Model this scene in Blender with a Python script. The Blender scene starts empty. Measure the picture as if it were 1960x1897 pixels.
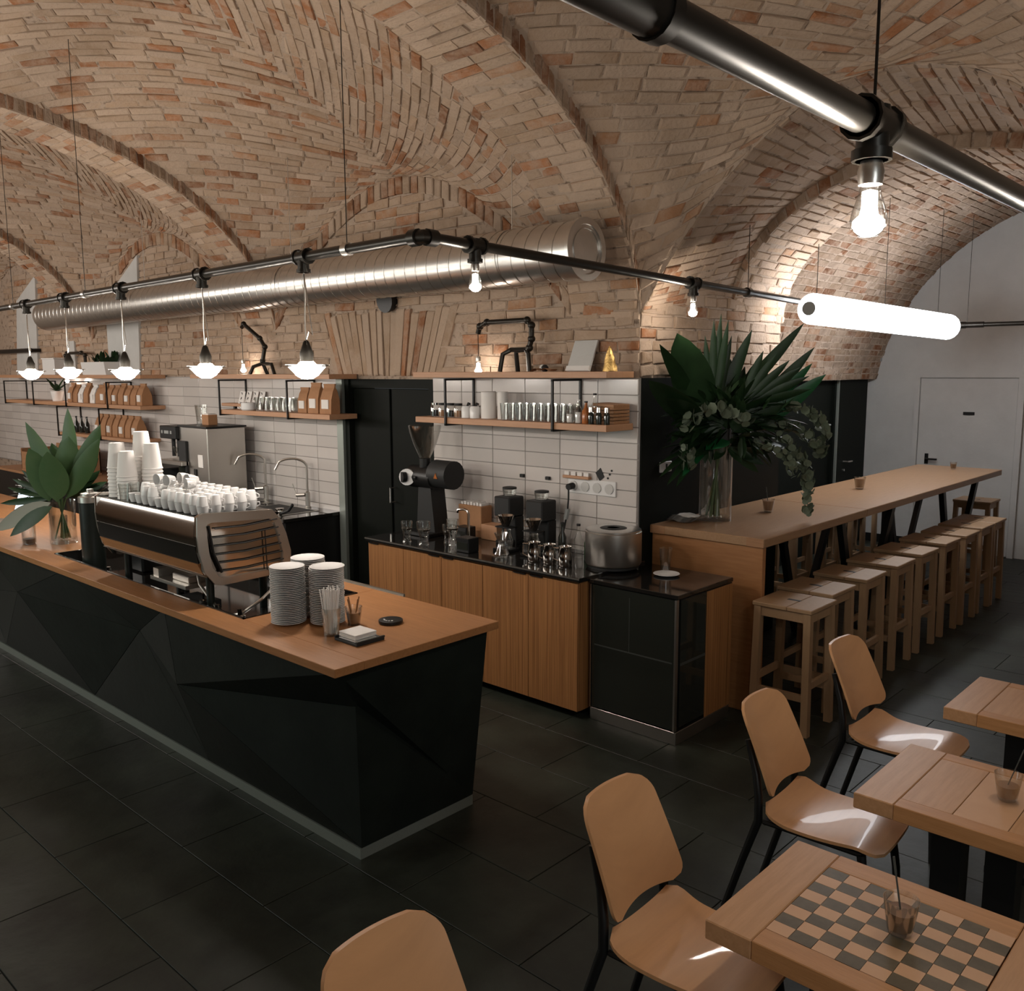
import bpy, bmesh, math, random
import numpy as np
from mathutils import Vector, Matrix
random.seed(7)
SC = bpy.context.scene
COL = SC.collection
PI = math.pi

# ---------------------------------------------------------------- camera, world, exposure
YAW, PITCH, ROLL = math.radians(42.84), math.radians(7.936), math.radians(-0.2375)
FPX, CAMZ = 1714.65, 2.1
def cam_axes():
    f = Vector((-math.sin(YAW)*math.cos(PITCH), math.cos(YAW)*math.cos(PITCH), -math.sin(PITCH)))
    r0 = Vector((math.cos(YAW), math.sin(YAW), 0)); u0 = r0.cross(f)
    r = math.cos(ROLL)*r0 + math.sin(ROLL)*u0
    return r, r.cross(f), f
CR, CU, CF = cam_axes()
CAMP = Vector((0, 0, CAMZ))
cam_data = bpy.data.cameras.new('camera'); cam = bpy.data.objects.new('camera', cam_data); COL.objects.link(cam)
cam_data.sensor_width = 36.0; cam_data.sensor_fit = 'HORIZONTAL'; cam_data.lens = FPX/1960*36
cam_data.clip_start = 0.05; cam_data.clip_end = 100
cam.matrix_world = Matrix(((CR.x, CU.x, -CF.x, 0), (CR.y, CU.y, -CF.y, 0), (CR.z, CU.z, -CF.z, CAMZ), (0, 0, 0, 1)))
SC.camera = cam
def proj(p):
    d = Vector(p)-CAMP; z = d.dot(CF)
    if z < 0.2: return None
    return (980+FPX*d.dot(CR)/z, 948.5-FPX*d.dot(CU)/z)
SC.view_settings.view_transform = 'Standard'; SC.view_settings.look = 'None'
SC.view_settings.gamma = 1.0; SC.view_settings.use_curve_mapping = False
SC.view_settings.exposure = 0.66
SC.cycles.use_denoising = True
SC.cycles.max_bounces = 8; SC.cycles.diffuse_bounces = 4; SC.cycles.glossy_bounces = 4
SC.cycles.transmission_bounces = 6; SC.cycles.transparent_max_bounces = 12
SC.cycles.sample_clamp_indirect = 4.0; SC.cycles.caustics_reflective = False; SC.cycles.caustics_refractive = False
wd = bpy.data.worlds.new('world'); SC.world = wd; wd.use_nodes = True
wd.node_tree.nodes['Background'].inputs[0].default_value = (0.9, 0.95, 1.0, 1); wd.node_tree.nodes['Background'].inputs[1].default_value = 0.04
def area_light(name, loc, target, sx, sy, power, color):
    L = bpy.data.lights.new(name, 'AREA'); L.shape = 'RECTANGLE'; L.size = sx; L.size_y = sy; L.energy = power; L.color = color
    o = bpy.data.objects.new(name, L); COL.objects.link(o); o.location = loc
    o.rotation_euler = (Vector(target)-Vector(loc)).to_track_quat('-Z', 'Y').to_euler()
    return o
BULB, PEND, TUBE = 170.0, 90.0, 9.5
area_light('right_fill', (2.6, -0.6, 2.2), (-3.0, 4.0, 1.2), 1.6, 2.0, 38, (0.88, 0.96, 0.98))  # unseen cool fill added from the right
area_light('ceiling_fill', (-7.0, -0.2, 2.3), (-6.5, 2.6, 4.2), 5.5, 0.8, 48, (1.0, 0.925, 0.84))  # unseen fill added to brighten the vaults over the counter
area_light('left_wall_fill', (-12.5, 0.2, 2.5), (-12.0, 4.7, 2.2), 3.0, 1.0, 75, (1.0, 0.925, 0.84))  # added fill, out of view, lifting the far left of the back wall
area_light('counter_fill', (-5.5, -0.72, 1.7), (-5.0, 3.0, 1.0), 4.0, 1.8, 24, (0.74, 0.96, 0.90))  # unseen cool fill added for the black counter front; this wall has no window

# ---------------------------------------------------------------- materials
def nt(m): return m.node_tree.nodes, m.node_tree.links
def mat(name, col, rough=0.5, metal=0.0, spec=0.5, noise=0.0, nscale=6.0, bump=0.0, bscale=60.0, stretch=None, col2=None, trans=0.0, ior=1.45, emit=None, estr=0.0, attr=False, coat=0.0, alpha=1.0, ramp=(.35, .68)):
    m = bpy.data.materials.new(name); m.use_nodes = True
    N, L = nt(m); b = N['Principled BSDF']
    b.inputs['Base Color'].default_value = (*col, 1); b.inputs['Roughness'].default_value = rough
    b.inputs['Metallic'].default_value = metal; b.inputs['Specular IOR Level'].default_value = spec
    b.inputs['IOR'].default_value = ior; b.inputs['Transmission Weight'].default_value = trans
    b.inputs['Coat Weight'].default_value = coat; b.inputs['Alpha'].default_value = alpha
    if emit: b.inputs['Emission Color'].default_value = (*emit, 1); b.inputs['Emission Strength'].default_value = estr
    if noise or bump or attr:
        tc = N.new('ShaderNodeTexCoord'); mp = N.new('ShaderNodeMapping'); L.new(tc.outputs['Object'], mp.inputs[0])
        if stretch: mp.inputs['Scale'].default_value = stretch
        src = None
        if attr:
            a = N.new('ShaderNodeVertexColor'); a.layer_name = 'Col'; src = a.outputs[0]
        if noise:
            n = N.new('ShaderNodeTexNoise'); n.inputs['Scale'].default_value = nscale; n.inputs['Detail'].default_value = 6; n.inputs['Roughness'].default_value = 0.65
            L.new(mp.outputs[0], n.inputs[0])
            r = N.new('ShaderNodeValToRGB'); r.color_ramp.elements[0].position = ramp[0]; r.color_ramp.elements[1].position = ramp[1]
            r.color_ramp.elements[0].color = (0, 0, 0, 1); r.color_ramp.elements[1].color = (1, 1, 1, 1); L.new(n.outputs[0], r.inputs[0])
            mul = N.new('ShaderNodeMath'); mul.operation = 'MULTIPLY'; mul.inputs[1].default_value = noise; L.new(r.outputs[0], mul.inputs[0])
            mx = N.new('ShaderNodeMix'); mx.data_type = 'RGBA'; L.new(mul.outputs[0], mx.inputs[0])
            mx.inputs[6].default_value = (*col, 1); mx.inputs[7].default_value = (*(col2 or tuple(c*0.5 for c in col)), 1)
            if src: L.new(src, mx.inputs[6])
            src = mx.outputs[2]
        if src: L.new(src, b.inputs['Base Color'])
        if bump:
            n2 = N.new('ShaderNodeTexNoise'); n2.inputs['Scale'].default_value = bscale; n2.inputs['Detail'].default_value = 5; L.new(mp.outputs[0], n2.inputs[0])
            bp = N.new('ShaderNodeBump'); bp.inputs['Strength'].default_value = bump; bp.inputs['Distance'].default_value = 0.01
            L.new(n2.outputs[0], bp.inputs['Height']); L.new(bp.outputs[0], b.inputs['Normal'])
    return m
M = {}
M['brick'] = mat('lime washed brick', (.4, .3, .2), .92, spec=.15, noise=.62, nscale=8, col2=(.43, .32, .24), bump=.8, bscale=40, attr=True, ramp=(.40, .62))
M['mortar'] = mat('lime mortar', (.40, .305, .235), .95, spec=.1, noise=.85, nscale=16, col2=(.12, .08, .055), bump=.8, bscale=30, ramp=(.52, .66))
M['plaster'] = mat('pale plaster', (.55, .54, .52), .9, spec=.2, noise=.2, nscale=3, bump=.15, bscale=40)
M['tile'] = mat('white glazed tile', (.5, .46, .44), .16, spec=.5, attr=True, noise=.12, nscale=4, col2=(.42, .39, .375), bump=.04, bscale=12)
M['grout'] = mat('grey grout', (.30, .275, .26), .9)
M['slate'] = mat('dark slate floor tile', (.012, .0135, .010), .46, spec=.35, noise=.9, nscale=1.9, col2=(.038, .045, .034), bump=.45, bscale=7, attr=True, ramp=(.38, .72))
M['floor_joint'] = mat('dark floor joint', (.022, .024, .019), .9)
M['oak'] = mat('oiled oak', (.36, .165, .065), .42, spec=.45, noise=.6, nscale=5, stretch=(1, 14, 14), col2=(.24, .10, .035), bump=.08, bscale=30)
M['oak_y'] = mat('oiled oak along', (.33, .195, .105), .34, spec=.5, noise=.6, nscale=5, stretch=(14, 1, 14), col2=(.24, .13, .062), bump=.08, bscale=30)
M['oak_t'] = mat('table oak end board', (.46, .25, .125), .4, spec=.45, noise=.6, nscale=5, stretch=(14, 1, 14), col2=(.34, .17, .075), bump=.08, bscale=30)
M['oak_x'] = mat('table oak edge board', (.44, .215, .09), .4, spec=.45, noise=.6, nscale=5, stretch=(1, 14, 14), col2=(.31, .14, .05), bump=.08, bscale=30)
M['shelf_oak'] = mat('pale shelf oak', (.46, .25, .14), .5, noise=.5, nscale=5, stretch=(1, 14, 14), col2=(.36, .18, .09))
M['zebrano'] = mat('striped veneer', (.38, .175, .062), .45, noise=.9, nscale=9, stretch=(17, 17, .12), col2=(.17, .066, .021), ramp=(.40, .64))
M['dim'] = mat('dim metal line', (.05, .055, .05), .5)
M['ply'] = mat('birch plywood seat', (.56, .295, .14), .33, spec=.5, noise=.4, nscale=4, stretch=(10, 1, 1), col2=(.42, .22, .105), coat=.15)
M['stool'] = mat('beech stool', (.34, .215, .12), .45, noise=.4, nscale=6, stretch=(8, 8, 1), col2=(.26, .15, .08))
M['stool_dark'] = mat('beech stool seat', (.40, .25, .14), .4, noise=.5, nscale=6, stretch=(1, 9, 9), col2=(.28, .16, .08))
M['black'] = mat('black steel', (.008, .008, .008), .4, spec=.4)
M['pipe'] = mat('black iron pipe', (.03, .027, .023), .34, metal=.7, spec=.5, noise=.4, nscale=8, col2=(.05, .042, .034))
M['clad'] = mat('blackened cladding', (.007, .0095, .008), .38, spec=.4, noise=.5, nscale=3, col2=(.018, .024, .02), bump=.1, bscale=20)
M['darkwall'] = mat('dark green black paint', (.0042, .0055, .004), .6, spec=.14, noise=.4, nscale=2, col2=(.007, .009, .0065))
M['alu'] = mat('brushed strip', (.30, .33, .30), .45, metal=.6)
M['steel'] = mat('polished steel', (.62, .58, .54), .12, metal=1.0)
M['bsteel'] = mat('brushed steel', (.58, .55, .51), .33, metal=1.0, bump=.05, bscale=80)
M['galv'] = mat('galvanised steel', (.62, .60, .57), .3, metal=.95, noise=.5, nscale=9, col2=(.5, .49, .47))
M['cgloss'] = mat('gloss black stone', (.012, .011, .010), .06, spec=.8)
M['dglass'] = mat('dark fridge glass', (.02, .022, .018), .05, spec=.6, trans=.0)
M['porc'] = mat('white porcelain', (.72, .71, .70), .22, spec=.5)
M['paper'] = mat('white paper', (.74, .71, .68), .8)
M['kraft'] = mat('kraft paper', (.38, .19, .09), .75, noise=.3, nscale=12, bump=.3, bscale=25)
M['amber'] = mat('amber syrup', (.35, .11, .03), .2)
M['cork'] = mat('raw timber', (.34, .17, .08), .6, noise=.5, nscale=8, stretch=(1, 10, 10))
M['coffee'] = mat('milky coffee', (.20, .095, .045), .4)
M['rubber'] = mat('black rubber', (.012, .012, .012), .6)
M['grey'] = mat('grey plastic', (.28, .29, .28), .6)
M['gold'] = mat('gold tinsel', (.75, .50, .18), .3, metal=.9, bump=.8, bscale=60)
M['leaf'] = mat('dark glossy leaf', (.016, .040, .014), .42, spec=.35, noise=.5, nscale=8, col2=(.006, .015, .006))
M['leaf_mid'] = mat('mid green leaf', (.038, .08, .028), .4, noise=.5, nscale=7, col2=(.07, .10, .045))
M['leaf_bright'] = mat('bright green leaf', (.01, .09, .028), .4)  # leaf colour of a brighter green than the others
M['leaf_pale'] = mat('grey green eucalyptus', (.10, .13, .085), .6, noise=.4, nscale=10, col2=(.17, .19, .14))
M['leaf_under'] = mat('pale leaf underside', (.2, .2, .16), .6)
M['stem'] = mat('green stem', (.05, .09, .03), .5)
M['chk_d'] = mat('dark inlay square', (.075, .055, .03), .4, noise=.6, nscale=20, col2=(.13, .095, .055))
M['chk_l'] = mat('light inlay square', (.52, .30, .17), .4, noise=.4, nscale=14, col2=(.45, .25, .135))
M['screen'] = mat('lit screen', (.1, .1, .1), .4, emit=(.75, .9, 1.0), estr=1.2)
def glass_mat():
    # clear thin glass: mostly lets light straight through, with a sheen that grows towards grazing angles
    m = bpy.data.materials.new('clear glass'); m.use_nodes = True; N, L = nt(m); N.clear()
    o = N.new('ShaderNodeOutputMaterial'); t = N.new('ShaderNodeBsdfTransparent'); t.inputs[0].default_value = (.975, .98, .97, 1)
    g = N.new('ShaderNodeBsdfGlossy'); g.inputs['Roughness'].default_value = .05
    lw = N.new('ShaderNodeLayerWeight'); lw.inputs[0].default_value = .55
    mth = N.new('ShaderNodeMath'); mth.operation = 'MULTIPLY_ADD'; mth.inputs[1].default_value = .55; mth.inputs[2].default_value = .05; L.new(lw.outputs['Facing'], mth.inputs[0])
    mx = N.new('ShaderNodeMixShader'); L.new(mth.outputs[0], mx.inputs[0]); L.new(t.outputs[0], mx.inputs[1]); L.new(g.outputs[0], mx.inputs[2]); L.new(mx.outputs[0], o.inputs[0])
    return m
M['glass'] = glass_mat()
def emis(name, col, s):
    m = bpy.data.materials.new(name); m.use_nodes = True; N, L = nt(m); b = N['Principled BSDF']
    b.inputs['Base Color'].default_value = (.8, .8, .8, 1); b.inputs['Emission Color'].default_value = (*col, 1); b.inputs['Emission Strength'].default_value = s
    return m
M['bulb'] = emis('lit bulb', (1.0, .905, .80), BULB)
M['bulb_near'] = emis('lit large bulb', (1.0, .905, .80), 620.0)
M['bulb_dim'] = emis('lit small bulb', (1.0, .905, .80), 55.0)
M['pend'] = emis('lit pendant bowl', (1.0, .91, .82), PEND)
M['tube'] = emis('lit tube lamp', (.93, .96, 1.0), TUBE)

# ---------------------------------------------------------------- mesh helpers
class MB:
    def __init__(s): s.v = []; s.f = []; s.sm = []
    def add(s, vs, fs, smooth=False):
        k = len(s.v); s.v += [tuple(v) for v in vs]; s.f += [tuple(i+k for i in f) for f in fs]; s.sm += [smooth]*len(fs); return s
    def box(s, x0, x1, y0, y1, z0, z1, bev=0.0):
        x0, x1 = min(x0, x1), max(x0, x1); y0, y1 = min(y0, y1), max(y0, y1); z0, z1 = min(z0, z1), max(z0, z1)
        if bev <= 0 or bev*2.2 > min(x1-x0, y1-y0, z1-z0):
            return s.add([(x, y, z) for x in (x0, x1) for y in (y0, y1) for z in (z0, z1)],
                         [(0, 1, 3, 2), (4, 6, 7, 5), (0, 4, 5, 1), (2, 3, 7, 6), (0, 2, 6, 4), (1, 5, 7, 3)])
        bm = bmesh.new(); bmesh.ops.create_cube(bm, size=1)
        for v in bm.verts: v.co = Vector(((x0+x1)/2+v.co.x*(x1-x0), (y0+y1)/2+v.co.y*(y1-y0), (z0+z1)/2+v.co.z*(z1-z0)))
        bmesh.ops.bevel(bm, geom=bm.edges[:], offset=bev, segments=1, affect='EDGES')
        bm.verts.index_update(); s.add([v.co[:] for v in bm.verts], [[v.index for v in f.verts] for f in bm.faces]); bm.free(); return s
    def tube(s, pts, r, n=10, cap=True, r1=None):
        pts = [Vector(p) for p in pts]; m = len(pts); rs = r if isinstance(r, (list, tuple)) else ([r]*m if r1 is None else [r+(r1-r)*i/(m-1) for i in range(m)])
        vs = []; prev = None
        for i, p in enumerate(pts):
            t = (pts[min(i+1, m-1)]-pts[max(i-1, 0)]).normalized()
            if prev is None:
                a = Vector((0, 0, 1)) if abs(t.z) < .9 else Vector((1, 0, 0)); prev = t.cross(a).normalized()
            else:
                prev = (prev-t*prev.dot(t)).normalized()
            b = t.cross(prev)
            for k in range(n):
                an = 2*PI*k/n; vs.append(p+(prev*math.cos(an)+b*math.sin(an))*rs[i])
        fs = [(i*n+k, i*n+(k+1) % n, (i+1)*n+(k+1) % n, (i+1)*n+k) for i in range(m-1) for k in range(n)]
        s.add(vs, fs, True)
        if cap:
            k0 = len(s.v)-m*n
            s.f.append(tuple(k0+k for k in reversed(range(n)))); s.f.append(tuple(k0+(m-1)*n+k for k in range(n))); s.sm += [False, False]
        return s
    def bar(s, p0, p1, w, d, up=(0, 0, 1)):   # rectangular bar
        p0, p1 = Vector(p0), Vector(p1); t = (p1-p0).normalized(); a = t.cross(Vector(up))
        if a.length < 1e-3: a = t.cross(Vector((1, 0, 0)))
        a.normalize(); b = a.cross(t)
        vs = [p+a*i*w/2+b*j*d/2 for p in (p0, p1) for i, j in ((-1, -1), (1, -1), (1, 1), (-1, 1))]
        return s.add(vs, [(0, 1, 2, 3), (7, 6, 5, 4), (0, 4, 5, 1), (1, 5, 6, 2), (2, 6, 7, 3), (3, 7, 4, 0)])
    def lathe(s, c, prof, n=16, smooth=True):
        cx, cy, cz = c; vs = []; m = len(prof)
        for r, z in prof:
            for k in range(n): a = 2*PI*k/n; vs.append((cx+r*math.cos(a), cy+r*math.sin(a), cz+z))
        fs = [(i*n+k, i*n+(k+1) % n, (i+1)*n+(k+1) % n, (i+1)*n+k) for i in range(m-1) for k in range(n)]
        s.add(vs, fs, smooth); k0 = len(s.v)-m*n
        if prof[0][0] > 1e-4: s.f.append(tuple(k0+k for k in reversed(range(n)))); s.sm.append(False)
        if prof[-1][0] > 1e-4: s.f.append(tuple(k0+(m-1)*n+k for k in range(n))); s.sm.append(False)
        return s
    def prism(s, poly, axis, a, b):   # polygon in the two other axes, extruded a..b
        def p(u, v, w): return {'x': (w, u, v), 'y': (u, w, v), 'z': (u, v, w)}[axis]
        n = len(poly); vs = [p(u, v, a) for u, v in poly]+[p(u, v, b) for u, v in poly]
        return s.add(vs, [tuple(range(n)), tuple(range(2*n-1, n-1, -1))]+[(i, i+n, (i+1) % n+n, (i+1) % n) for i in range(n)])
    def grid(s, P, smooth=True):  # P[i][j] points
        m, n = len(P), len(P[0])
        return s.add([q for row in P for q in row], [(i*n+j, i*n+j+1, (i+1)*n+j+1, (i+1)*n+j) for i in range(m-1) for j in range(n-1)], smooth)
    def sphere(s, c, r, n=12, m=8, sz=1.0):
        return s.lathe(c, [(max(r*math.sin(PI*i/m), 0.0002), -r*sz*math.cos(PI*i/m)) for i in range(m+1)], n)
    def jitter(s, d):
        s.v = [(x+random.uniform(-d, d), y+random.uniform(-d, d), z+random.uniform(-d, d)) for x, y, z in s.v]; return s
def obj(name, mb, m, parent=None, loc=None, cols=None, fixn=True):
    me = bpy.data.meshes.new(name)
    off = Vector(loc) if loc is not None else Vector((0, 0, 0))
    me.from_pydata([(x-off.x, y-off.y, z-off.z) for x, y, z in mb.v], [], mb.f)
    me.polygons.foreach_set('use_smooth', mb.sm)
    if fixn:
        bm = bmesh.new(); bm.from_mesh(me); bmesh.ops.recalc_face_normals(bm, faces=bm.faces[:]); bm.to_mesh(me); bm.free()
    if any(mb.sm): me.set_sharp_from_angle(angle=math.radians(38))
    me.materials.append(M[m] if isinstance(m, str) else m)
    if cols is not None:
        ca = me.color_attributes.new('Col', 'FLOAT_COLOR', 'POINT')
        ca.data.foreach_set('color', np.asarray(cols, dtype=np.float32).ravel())
    o = bpy.data.objects.new(name, me); COL.objects.link(o)
    if parent is not None: o.parent = parent
    elif loc is not None: o.location = loc
    return o
def tag(o, label, cat, group=None, kind=None):
    if label: o['label'] = label
    if cat: o['category'] = cat
    if group: o['group'] = group
    if kind: o['kind'] = kind
    return o
def thing(name, label, cat, loc=(0, 0, 0), group=None, rz=0.0):
    o = bpy.data.objects.new(name, None); COL.objects.link(o); o.location = loc; o.rotation_euler = (0, 0, rz); o.empty_display_size = .05
    return tag(o, label, cat, group)
def part(t, name, mb, m, label=None, world=True, parent=None):
    # mb in world coordinates; t is the thing (unrotated while building)
    o = obj(name, mb, m, parent or t, loc=t.location if world else None)
    if label: o['label'] = label
    return o
def struct(name, mb, m, label=None, cat=None):
    o = obj(name, mb, m); o['kind'] = 'structure'
    if label: o['label'] = label
    if cat: o['category'] = cat
    return o
def dup(root, loc, rz=None, label=None, group=None, cat=None):
    def cp(o, par):
        c = o.copy(); COL.objects.link(c); c.parent = par
        for ch in o.children: cp(ch, c)
        return c
    r = cp(root, None); r.location = loc
    if rz is not None: r.rotation_euler = (0, 0, rz)
    if label: r['label'] = label
    if group: r['group'] = group
    return r
def stuff(o): o['kind'] = 'stuff'; return o

# ---------------------------------------------------------------- bricks
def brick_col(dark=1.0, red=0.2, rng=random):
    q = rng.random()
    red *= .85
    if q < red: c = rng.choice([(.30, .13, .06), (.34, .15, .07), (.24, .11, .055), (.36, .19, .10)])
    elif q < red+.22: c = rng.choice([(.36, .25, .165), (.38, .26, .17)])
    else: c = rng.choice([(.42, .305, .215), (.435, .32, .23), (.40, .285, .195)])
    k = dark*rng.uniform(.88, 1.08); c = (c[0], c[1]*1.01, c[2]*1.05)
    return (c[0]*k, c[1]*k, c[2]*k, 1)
class Bricks:
    """collects single bricks (8 corners each); the 300 largest in view become parts of their own, the rest one joined part"""
    def __init__(s): s.items = []
    def add(s, P, Nn, col, proud=.009, jit=.0045, inset=.007):
        # P: four surface corners, Nn: unit normal into the room
        P = [Vector(p) for p in P]; c = sum(P, Vector())/4; Nn = Vector(Nn)
        pr = proud+random.uniform(-.006, .003)+(random.uniform(.003, .009) if random.random() < .12 else 0)
        base = [p-Nn*.012 for p in P]
        mid = [p+Nn*(pr-.005)+Vector((random.uniform(-jit, jit), random.uniform(-jit, jit), random.uniform(-jit, jit))) for p in P]
        top = [m+(c-p)*min(.2, inset*2/max((p-c).length, .01))+Nn*(.005+random.uniform(-.002, .003)) for m, p in zip(mid, P)]
        pts = [proj(p) for p in P]; area = 0
        if all(pts):
            mx = sum(p[0] for p in pts)/4; my = sum(p[1] for p in pts)/4
            if -40 < mx < 2000 and -40 < my < 1940:
                area = abs(sum(pts[i][0]*pts[(i+1) % 4][1]-pts[(i+1) % 4][0]*pts[i][1] for i in range(4)))/2
        s.items.append((area, base+mid+top, col))
    F = [(0, 1, 5, 4), (1, 2, 6, 5), (2, 3, 7, 6), (3, 0, 4, 7), (4, 5, 9, 8), (5, 6, 10, 9), (6, 7, 11, 10), (7, 4, 8, 11), (8, 9, 10, 11)]
    def build(s, parent, most=300, name='brick', rest='brickwork', m='brick'):
        s.items.sort(key=lambda q: -q[0])
        sel = [q for q in s.items[:most] if q[0] > 30]; oth = s.items[len(sel):]
        for a, vs, col in sel:
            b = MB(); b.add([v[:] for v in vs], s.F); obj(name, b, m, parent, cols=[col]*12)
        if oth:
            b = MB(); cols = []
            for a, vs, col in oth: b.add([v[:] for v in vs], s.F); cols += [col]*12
            stuff(obj(rest, b, m, parent, cols=cols))

# ---------------------------------------------------------------- vault geometry
YC, YH = 2.0, 2.75                      # vault crown line and half span
YW = 4.75                               # back wall plane
def zrib(y):
    q = (y-YC)/YH; return 2.35+1.70*math.sqrt(max(0, 1-q*q))
def zcrown(y):
    q = (y-YC)/YH; return 3.60+.95*(1-q*q)
def zbay(x, y, x0, x1):
    k = (x-(x0+x1)/2)/((x1-x0)/2); a = zrib(y)+.10
    return a+(zcrown(y)-a)*(1-k*k)
TH = np.linspace(-PI/2, PI/2, 400); _y = YC+YH*np.sin(TH); _z = 1.70*np.cos(TH)
_s = np.concatenate([[0], np.cumsum(np.hypot(np.diff(_y), np.diff(_z)))]); _s -= _s[-1]/2; SMAX = float(_s[-1])
def y_of_s(s): return float(np.interp(s, _s, _y))
RIBS = [(-12.05, -11.5), (-7.95, -7.4), (-3.85, -3.3), (-.4, .15)]
BAYS = [(-15.6, -12.05), (-11.5, -7.95), (-7.4, -3.85), (-3.3, -.4), (.15, 3.7)]
ceiling = MB()
for x0, x1 in BAYS:
    P = [[(x0+(x1-x0)*i/20, y, zbay(x0+(x1-x0)*i/20, y, x0, x1)) for i in range(21)] for y in [y_of_s(-SMAX+2*SMAX*j/32) for j in range(33)]]
    ceiling.grid(P)
    ceiling.grid([[(x, y, z+.25) for x, y, z in r] for r in P])
# lunette vault running back from bay R to the cross arch, and the vault beyond it
def prof_l(ph): q = -math.cos(ph); return (-1.85+1.45*q, 2.45+1.15*(1-q*q))
AX, AR, AZ, AB = -1.95, 1.35, 2.46, .94
def prof_a(ph, g=0.0): return (AX-(AR+g*.4)*math.cos(ph), AZ+(AB+g)*math.sin(ph))
def prof_b(ph): return (-1.9-2.32*math.cos(ph), 1.6+2.32*math.sin(ph))
Y1, Y2, Y3 = 5.9, 6.7, 11.0
def loft(u, y):  # u 0..1 across
    a = prof_l(PI*u); b = prof_a(PI*u, .09); k = (y-YW)/(Y1-YW)
    return (a[0]+(b[0]-a[0])*k, y, a[1]+(b[1]-a[1])*k)
ceiling.grid([[loft(i/24, YW+(Y1-YW)*j/6) for i in range(25)] for j in range(7)])
PH0 = math.asin((1.98-1.6)/2.32)
def back(u, y):
    p = prof_b(PH0+(PI-2*PH0)*u); return (p[0], y, p[1])
ceiling.grid([[back(i/28, Y2+(Y3-Y2)*j/4) for i in range(29)] for j in range(5)])
ceil_o = struct('ceiling', ceiling, 'mortar', 'whitewashed brick vaults over the whole café')

def surf_normal(fn, u, v, toward):
    e = .01
    a = Vector(fn(u+e, v))-Vector(fn(u-e, v)); b = Vector(fn(u, v+e))-Vector(fn(u, v-e)); n = a.cross(b)
    if n.length < 1e-9: n = Vector((0, 0, -1))
    n.normalize(); return n if n.dot(toward) > 0 else -n
BL, BH, JT = .265, .066, .008
def lay(bricks, fn, org, d, n, length, dark, red, h=BH, L=BL, off=0.0, toward=Vector((0, 0, -1))):
    # one course: from org along d (2D unit in param space) over length
    t = -off
    while t < length-.02:
        l = L*random.choice([1, 1, 1, .9, .55]); a, b = max(t, 0)+JT/2, min(t+l, length)-JT/2; t += l
        if b-a < .03: continue
        hh = h/2-JT/2
        uv = [(org[0]+d[0]*q+n[0]*w, org[1]+d[1]*q+n[1]*w) for q, w in ((a, -hh), (b, -hh), (b, hh), (a, hh))]
        um = (sum(p[0] for p in uv)/4, sum(p[1] for p in uv)/4)
        bricks.add([fn(*p) for p in uv], surf_normal(fn, um[0], um[1], toward), brick_col(dark, red))
def clip(o, d, x0, x1, y0, y1):
    t0, t1 = -1e9, 1e9
    for k, (lo, hi) in enumerate(((x0, x1), (y0, y1))):
        if abs(d[k]) < 1e-9:
            if not lo <= o[k] <= hi: return None
            continue
        a, b = (lo-o[k])/d[k], (hi-o[k])/d[k]
        t0, t1 = max(t0, min(a, b)), min(t1, max(a, b))
    return (t0, t1) if t1-t0 > .04 else None
def dovetail(bricks, x0, x1, smin, smax, red):
    xm = (x0+x1)/2; q = math.sqrt(.5)
    fn = lambda u, v: (u, y_of_s(v), zbay(u, y_of_s(v), x0, x1))
    for (a, b) in ((x0, xm), (xm, x1)):
        for (c, e) in ((smin, 0), (0, smax)):
            if e-c < .1: continue
            left, backq = a == x0, c >= 0
            d = (q, q) if left == backq else (-q, q); n = (-d[1], d[0])
            cx, cy = (a+b)/2, (c+e)/2; R = math.hypot(b-a, e-c)/2; k = int(R/BH)+1
            for i in range(-k, k+1):
                o = (cx+n[0]*i*BH, cy+n[1]*i*BH); r = clip(o, d, a, b, c, e)
                if r: lay(bricks, fn, (o[0]+d[0]*r[0], o[1]+d[1]*r[0]), d, n, r[1]-r[0], 1.0, red, off=random.uniform(0, .25))
cb = Bricks()
dovetail(cb, -15.6, -12.05, .2, SMAX*.99, .15)
dovetail(cb, -11.5, -7.95, -.6, SMAX*.99, .15)
dovetail(cb, -7.4, -3.85, -.9, SMAX*.99, .26)
dovetail(cb, -3.3, -.4, -1.2, SMAX*.99, .22)
# lunette vault and back vault: courses along Y
def run_along_y(bricks, fn, arc, y0, y1, dark, red, toward=Vector((0, 0, -1))):
    k = int(arc/BH)
    for i in range(k):
        u0, u1 = (i+.08)/k, (i+.92)/k; y = y0-random.uniform(0, .27)
        while y < y1:
            l = BL*random.choice([1, 1, .9, .55]); a, b = max(y, y0)+JT/2, min(y+l, y1)-JT/2; y += l
            if b-a < .03: continue
            P = [fn(u0, a), fn(u0, b), fn(u1, b), fn(u1, a)]
            n = (Vector(P[1])-Vector(P[0])).cross(Vector(P[3])-Vector(P[0])).normalized()
            if n.dot(toward) < 0 and abs(n.z) > .05: n = -n
            if abs(n.z) <= .05: n = Vector((1 if P[0][0] < -1.9 else -1, 0, 0))
            bricks.add(P, n, brick_col(dark, red))
run_along_y(cb, loft, 4.1, YW, Y1, .95, .2)
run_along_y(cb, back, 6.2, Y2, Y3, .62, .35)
cb.build(ceil_o)

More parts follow.
